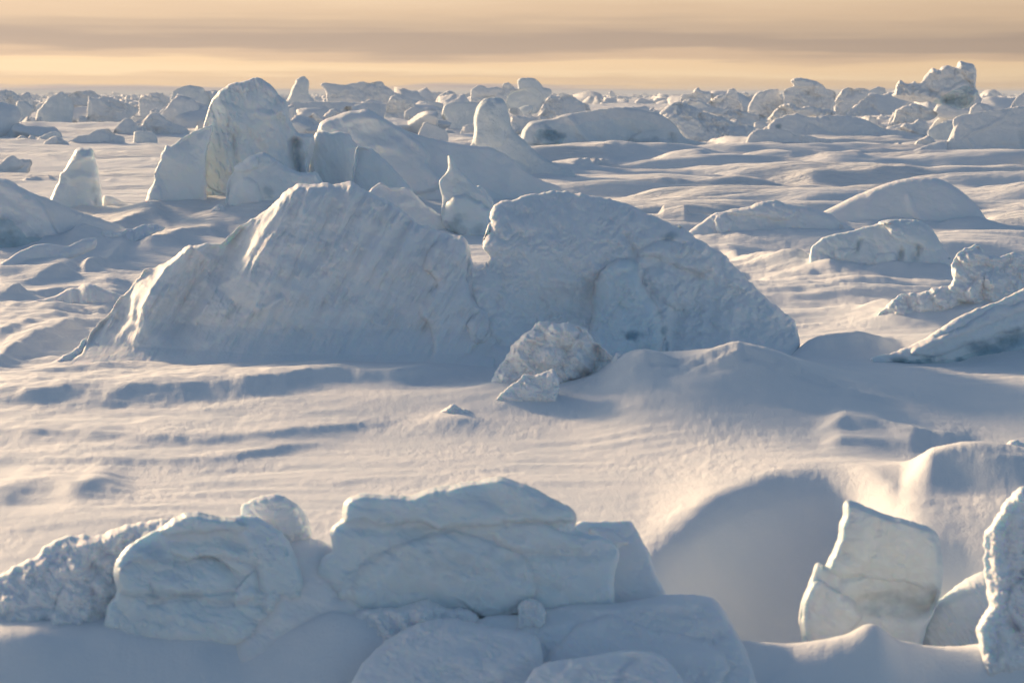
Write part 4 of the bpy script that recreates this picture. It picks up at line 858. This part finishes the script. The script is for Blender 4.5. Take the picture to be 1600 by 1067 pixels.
fb('ice_slab', 'low straight-edged slab with a sunlit crumbled left end on the flat, right of centre', 'ice slab',
   'P3 1015,720 1025,670 1040,620 1055,595 1080,577 1140,562 1210,558 1280,560 1340,568 1388,578 1395,602 1430,612 1480,605 1530,615 1600,632 P4 60,635 100,642 150,655 200,672 270,682 330,692 400,712 460,760 0,800 P3 1240,760 1100,730', 237, style='snow', amp=.8, lean=.4, R=4, facet=[('P3 1060,780 1050,560', .35)], edge=1.0)
fb('ice_rubble', 'crumbled ridge of small pieces left of the big right-hand slab', 'ice rubble', 'P4 370,720 390,700 450,686 500,680 560,672 610,668 650,680 720,690 750,670 800,632 850,610 880,630 920,655 940,690 850,730 700,740 500,760', 243, Y=83, style='far', amp=1.0, edge=1.6, lean=.5)
fb('ice_slab', 'big smooth slab face with a sunlit left edge on the right frame edge', 'ice slab',
   'P4 1040,830 985,770 980,730 985,690 1000,655 1015,632 1030,590 1047,550 1042,510 1040,482 1060,468 1080,460 1130,448 1180,436 1300,420 1400,405 1450,399 1500,392 1600,380 1760,365 1760,900 1150,870', 255, style='snow', amp=.7, lean=.3, parts=[('snow_edge', 'P4 1000,640 1040,480 1080,450 1300,410 1600,370 1760,350 1760,400 1400,430 1120,480 1070,560 1030,660', M_FAR), ('ice_foot', 'P4 930,760 1000,730 1060,760 1130,795 1070,830 930,840', M_BLUE)], R=4, B2=7, edge=.8, ice=[('P4 1015,775', 12, 8, 1.0), ('P4 1075,790', 12, 5, 1.0), ('P4 1585,640', 6, 18, .25)],
   strokes=[('P4 1100,500 1070,560 1050,640', 2, 3), ('P4 1480,430 1340,540 1210,580 1160,640 1200,690', 2.2, 3), ('P4 1200,690 1400,700 1600,680', -2, 6)])
fb('snow_drift', 'sunlit snow drift banked against the left edge of the big right-hand slab', 'snow drift', 'P4 490,815 530,785 600,760 660,745 720,732 790,705 850,682 900,665 950,652 1000,642 1000,730 985,770 1030,830 900,850 560,850', 256, style='snow', amp=.6, lean=.9, R=5, edge=.6)
fb('ice_block', 'smooth inclined block tucked behind the big right-hand slab', 'ice block', 'P4 840,600 848,565 900,532 960,508 1040,486 1060,520 1050,580 1010,650 900,640', 220, Y=98, style='block', amp=.4)
fb('ice_rubble', 'sharp little pile of shards left of the inclined block', 'ice rubble', 'P4 580,580 600,555 640,530 670,508 700,520 735,510 755,490 775,482 805,495 830,488 845,520 855,570 840,610 700,610', 211, Y=112, style='far', amp=1.0, edge=1.6)
fb('ice_chunk', 'small peaked chunk behind the sharp pile', 'ice chunk', 'P4 855,540 890,510 930,470 960,452 990,462 1020,480 1000,510 900,540', 198, Y=125, style='far', amp=.6)
fb('ice_block', 'angular block with a sunlit left edge below the castle-like crag', 'ice block', 'P4 520,555 550,530 575,490 592,445 600,408 640,388 690,372 750,358 800,370 850,392 900,415 940,440 900,480 760,520 640,560', 203, Y=122, style='far', amp=.6)
fb('snow_ramp', 'long sunlit snow ramp rising to the castle-like crag on the right', 'snow ramp', 'P4 120,455 150,440 200,415 250,392 300,350 350,312 375,295 400,285 430,283 465,290 480,302 540,275 600,247 700,225 800,205 900,195 990,205 1040,225 990,262 900,300 800,330 700,365 610,420 560,470 430,490 250,480', 184, style='far', amp=.7, lean=1.0, R=4, B2=5)
fb('ice_crag', 'castle-like crag with a notched top and blue-green belly, highest point on the right skyline', 'ice crag',
   'P4 560,300 590,262 600,215 612,192 630,178 648,186 662,202 700,208 740,186 775,200 800,186 815,160 832,130 850,112 880,92 905,88 935,95 955,70 985,62 1020,66 1050,76 1070,74 1078,45 1092,28 1110,25 1142,40 1192,43 1212,55 1225,75 1230,110 1226,180 1222,245 1245,268 1242,310 1215,345 1180,375 1140,410 1080,420 960,380 880,350 760,350 640,330', 197, Y=148, style='far', amp=.9, edge=1.5, lean=.3, parts=[('notched_crest', 'P4 780,200 850,100 960,50 1070,60 1110,10 1230,50 1240,180 1100,190 960,200', None), ('overhanging_belly', 'P4 880,340 980,290 1100,240 1222,246 1250,270 1245,320 1180,380 1100,420 960,385', M_BLUE)], R=4, B2=8,
   ice=[('P4 1090,345', 34, 10, .7), ('P4 1180,300', 14, 8, .3)], lumps=[('P4 880,330 980,250 1100,190 1220,200 1245,270 1230,330 1100,300 960,330', 5, 6), ('P4 1050,200 1070,80 1110,30 1220,60 1220,190 1140,170', 3, 5)], strokes=[('P4 960,330 1080,300 1230,270', -3, 4)])
fb('ice_boulder', 'pale heap of blocks beneath the blue-green belly of the crag', 'ice boulder', 'P4 880,430 920,390 960,365 1000,368 1060,395 1110,405 1180,400 1180,450 1040,490 920,470', 202, Y=124, style='far', amp=.8)
fb('ice_chunk', 'cream-coloured chunk peeping over the top edge of the big right-hand slab', 'ice chunk', 'P4 1155,470 1170,425 1180,395 1205,378 1232,360 1255,370 1272,392 1290,420 1280,470', 208, Y=110, style='far', amp=.6)
fb('ice_pinnacle', 'pale pointed block cut by the right frame edge above the big slab', 'ice pinnacle', 'P4 1470,440 1490,392 1505,360 1540,320 1575,282 1600,265 1700,240 1760,300 1760,440', 203, Y=120, style='far', amp=.4)
fb('ice_block', 'knob-topped block on the skyline, first of the row left of the mushroom-shaped crag', 'ice block', 'P3 500,360 515,320 535,292 560,290 600,284 620,265 640,240 655,236 668,258 700,264 740,264 757,280 755,330 720,390 600,400', 175, Y=195, style='far', amp=.8, edge=1.4)
fb('ice_block', 'cube-topped block on the skyline, middle of the row left of the mushroom-shaped crag', 'ice block', 'P3 690,450 700,390 760,335 800,300 830,288 878,282 885,255 920,243 945,248 962,270 970,320 1000,355 1010,440 850,470', 184, Y=165, style='far', amp=.9, edge=1.4)
fb('ice_block', 'small rounded block in the gap beside the mushroom-shaped crag row', 'ice block', 'P3 968,350 975,310 990,282 1025,270 1050,282 1065,310 1060,370 1000,380', 175, Y=200, style='far', amp=.5)
fb('ice_block', 'double-humped block just left of the mushroom-shaped crag', 'ice block', 'P3 1030,440 1045,370 1080,322 1105,280 1130,270 1170,270 1185,250 1230,246 1280,250 1295,275 1300,310 1325,345 1310,430 1200,460', 184, Y=160, style='far', amp=.8, edge=1.3)
fb('ice_crag', 'mushroom-shaped crag with an overhanging top on the skyline right of centre', 'ice crag', 'P3 1290,430 1320,330 1325,280 1345,242 1375,232 1395,222 1378,200 1375,185 1395,166 1430,158 1460,157 1500,165 1550,178 1590,190 P4 0,203 25,212 45,245 90,250 115,262 132,285 130,340 100,420 -40,450', 183, Y=158, style='far', amp=1.0, edge=1.4, lumps=[('P3 1375,190 1450,160 1590,192 P4 30,230 -60,250 P3 1400,225', 3, 4)], lean=.25)
fb('ice_block', 'rounded twin block right of the mushroom-shaped crag', 'ice block', 'P4 110,420 130,330 155,285 180,250 215,236 250,240 285,262 315,245 345,238 380,248 395,275 370,310 320,350 240,400 150,450', 182, Y=168, style='far', amp=.8)
fb('ice_block', 'low row of tumbled blocks beneath the mushroom-shaped crag', 'ice block', 'P3 1180,480 1230,440 1270,400 1300,368 1410,362 1425,400 1500,370 1600,400 P4 60,400 120,420 150,450 60,470 -60,460 P3 1400,470', 186, Y=140, style='far', amp=1.2, edge=1.6)
fb('ice_rubble', 'shaded tumble of blocks behind the two-shelved hummock', 'ice rubble', 'P3 500,420 530,350 600,320 700,350 800,400 950,400 1050,430 1180,450 1200,510 1100,540 950,520 800,460 650,420', 196, Y=132, style='far', amp=1.4, edge=1.6, lean=.5, ice=[('P3 980,415', 8, 4, .6)])

build_ground()
# ================================================================ scattered ice out to the horizon
def vnoise(p, seed):
    x, y, z = p.T
    return (fbm(x * 1.7 + z, y * 1.7 - z * .6, 3, seed) + fbm(y * 1.7 + 5, z * 1.7 + x * .4, 3, seed + 40) + fbm(z * 1.7 - 9, x * 1.7 + y * .5, 3, seed + 80)) / 3

def chunk(seed, sub=4, pieces=4):
    """a heap of broken plates frozen together: sharp-edged polyhedra thrust up at different angles"""
    import bmesh
    from mathutils import Euler
    r = np.random.RandomState(seed)
    bm = bmesh.new(); bmesh.ops.create_icosphere(bm, subdivisions=sub, radius=1)
    v = np.array([w.co[:] for w in bm.verts]); f = np.array([[w.index for w in q.verts] for q in bm.faces]); bm.free()
    cs, fs_, off = [], [], 0
    for k in range(pieces):
        n = r.normal(size=(9, 3)); n /= np.linalg.norm(n, axis=1)[:, None]
        s = np.maximum(v @ n.T, 1e-3) / r.uniform(.6, 1.0, 9)
        rad = np.minimum(1 / (s ** 22).sum(1) ** (1 / 22), 1.5)
        co = v * rad[:, None]
        co = co * (1 + .10 * vnoise(co * 1.3, seed + k)[:, None] + .08 * vnoise(co * 3.7, seed + k + 7)[:, None])
        big = 1.0 if k == 0 else r.uniform(.35, .75)
        co = co * np.array([r.uniform(.7, 1.3), r.uniform(.35, 1.0), r.uniform(.5, 1.0)]) * big
        co = co @ np.array(Euler((r.uniform(-.7, .7), r.uniform(-.7, .7), r.uniform(0, 6))).to_matrix()).T
        if k:
            co = co + [r.uniform(-1.1, 1.1), r.uniform(-.7, .7), r.uniform(-.35, .15)]
        cs.append(co); fs_.append(f + off); off += len(co)
    return np.concatenate(cs), np.concatenate(fs_)

PROTO = [chunk(s, 4, 3 + s % 3) for s in range(12)]
rnd = random.Random(11)
def blocked(x, y, r):
    return any(a - r < x < b + r and c - r < y < d + r for a, b, c, d in FOOT)
bands = [(62, 110, 28, .45, 1.0), (110, 170, 90, .6, 1.6), (170, 300, 170, .8, 2.2)]
metas = []
for y0, y1, n, s0, s1 in bands:
    k = 0; tries = 0
    while k < n and tries < 30000:
        tries += 1
        Y = math.exp(rnd.uniform(math.log(y0), math.log(y1))); X = Y * rnd.uniform(-.34, .34)
        if Y < 110 and -.31 < X / Y < -.19 and Y < 96: continue
        if Y < 100 and -.05 < X / Y < .3: continue
        s = rnd.uniform(s0, s1) * (1.7 if rnd.random() < .15 else rnd.uniform(.4, 1))
        if Y > 105 and abs(fbm(np.array([X / 55]), np.array([Y / 24]), 3, 212)[0]) > rnd.uniform(.1, .45): continue
        if blocked(X, Y, s * .3): continue
        metas.append((X, Y, s)); k += 1
zs = terrain(np.array([m[0] for m in metas]), np.array([m[1] for m in metas]))
first = {}
for (X, Y, s), z in zip(metas, zs):
    i = rnd.randrange(12)
    if i not in first:
        co, f = PROTO[i]
        o = mesh_obj('ice_chunk', co, f, M_FAR); first[i] = o
    else:
        o = first[i].copy(); C.objects.link(o)
    o.location = (X, Y, float(z) + .12 * s)
    o.rotation_euler = (rnd.uniform(-.35, .35), rnd.uniform(-.35, .35), rnd.uniform(0, 6.28))
    o.scale = (s * rnd.uniform(.7, 1.4), s * rnd.uniform(.7, 1.3), s * rnd.uniform(.5, 1.0))
    tag(o, 'small rough snow-dusted ice chunk scattered among the distant pressure ridges', 'ice chunk', 'ice chunks scattered to the horizon', 'thing')
# beyond 300 m it reads as one jumbled field
P2 = [chunk(40 + s, 2, 3) for s in range(8)]
cos, fs, off = [], [], 0
N = 7000
rr = np.random.RandomState(5)
Y = np.exp(rr.uniform(math.log(290), math.log(3800), N)); X = Y * rr.uniform(-.42, .42, N)
keep = np.abs(fbm(X / 90, Y / 130, 3, 12)) < rr.uniform(.1, .5, N)
X, Y = X[keep], Y[keep]
Zt = terrain(X, Y)
for x, y, z in zip(X, Y, Zt):
    co, f = P2[rr.randint(8)]
    s = rr.uniform(.6, 1.7) * (2.0 if rr.rand() < .07 else 1)
    a = rr.uniform(0, 6.28); ca, sa = math.cos(a), math.sin(a)
    q = co * [s * rr.uniform(.8, 2.2), s, s * rr.uniform(.5, 1.15)]
    cos.append(np.stack([q[:, 0] * ca - q[:, 1] * sa + x, q[:, 0] * sa + q[:, 1] * ca + y, q[:, 2] + z + .2 * s], 1)); fs.append(f + off); off += len(co)
o = mesh_obj('ice_field', np.concatenate(cos), np.concatenate(fs), M_FAR)
tag(o, 'jumbled field of broken ice reaching the horizon', 'ice field', kind='stuff')
SC.cycles.max_bounces = 6; SC.cycles.diffuse_bounces = 4
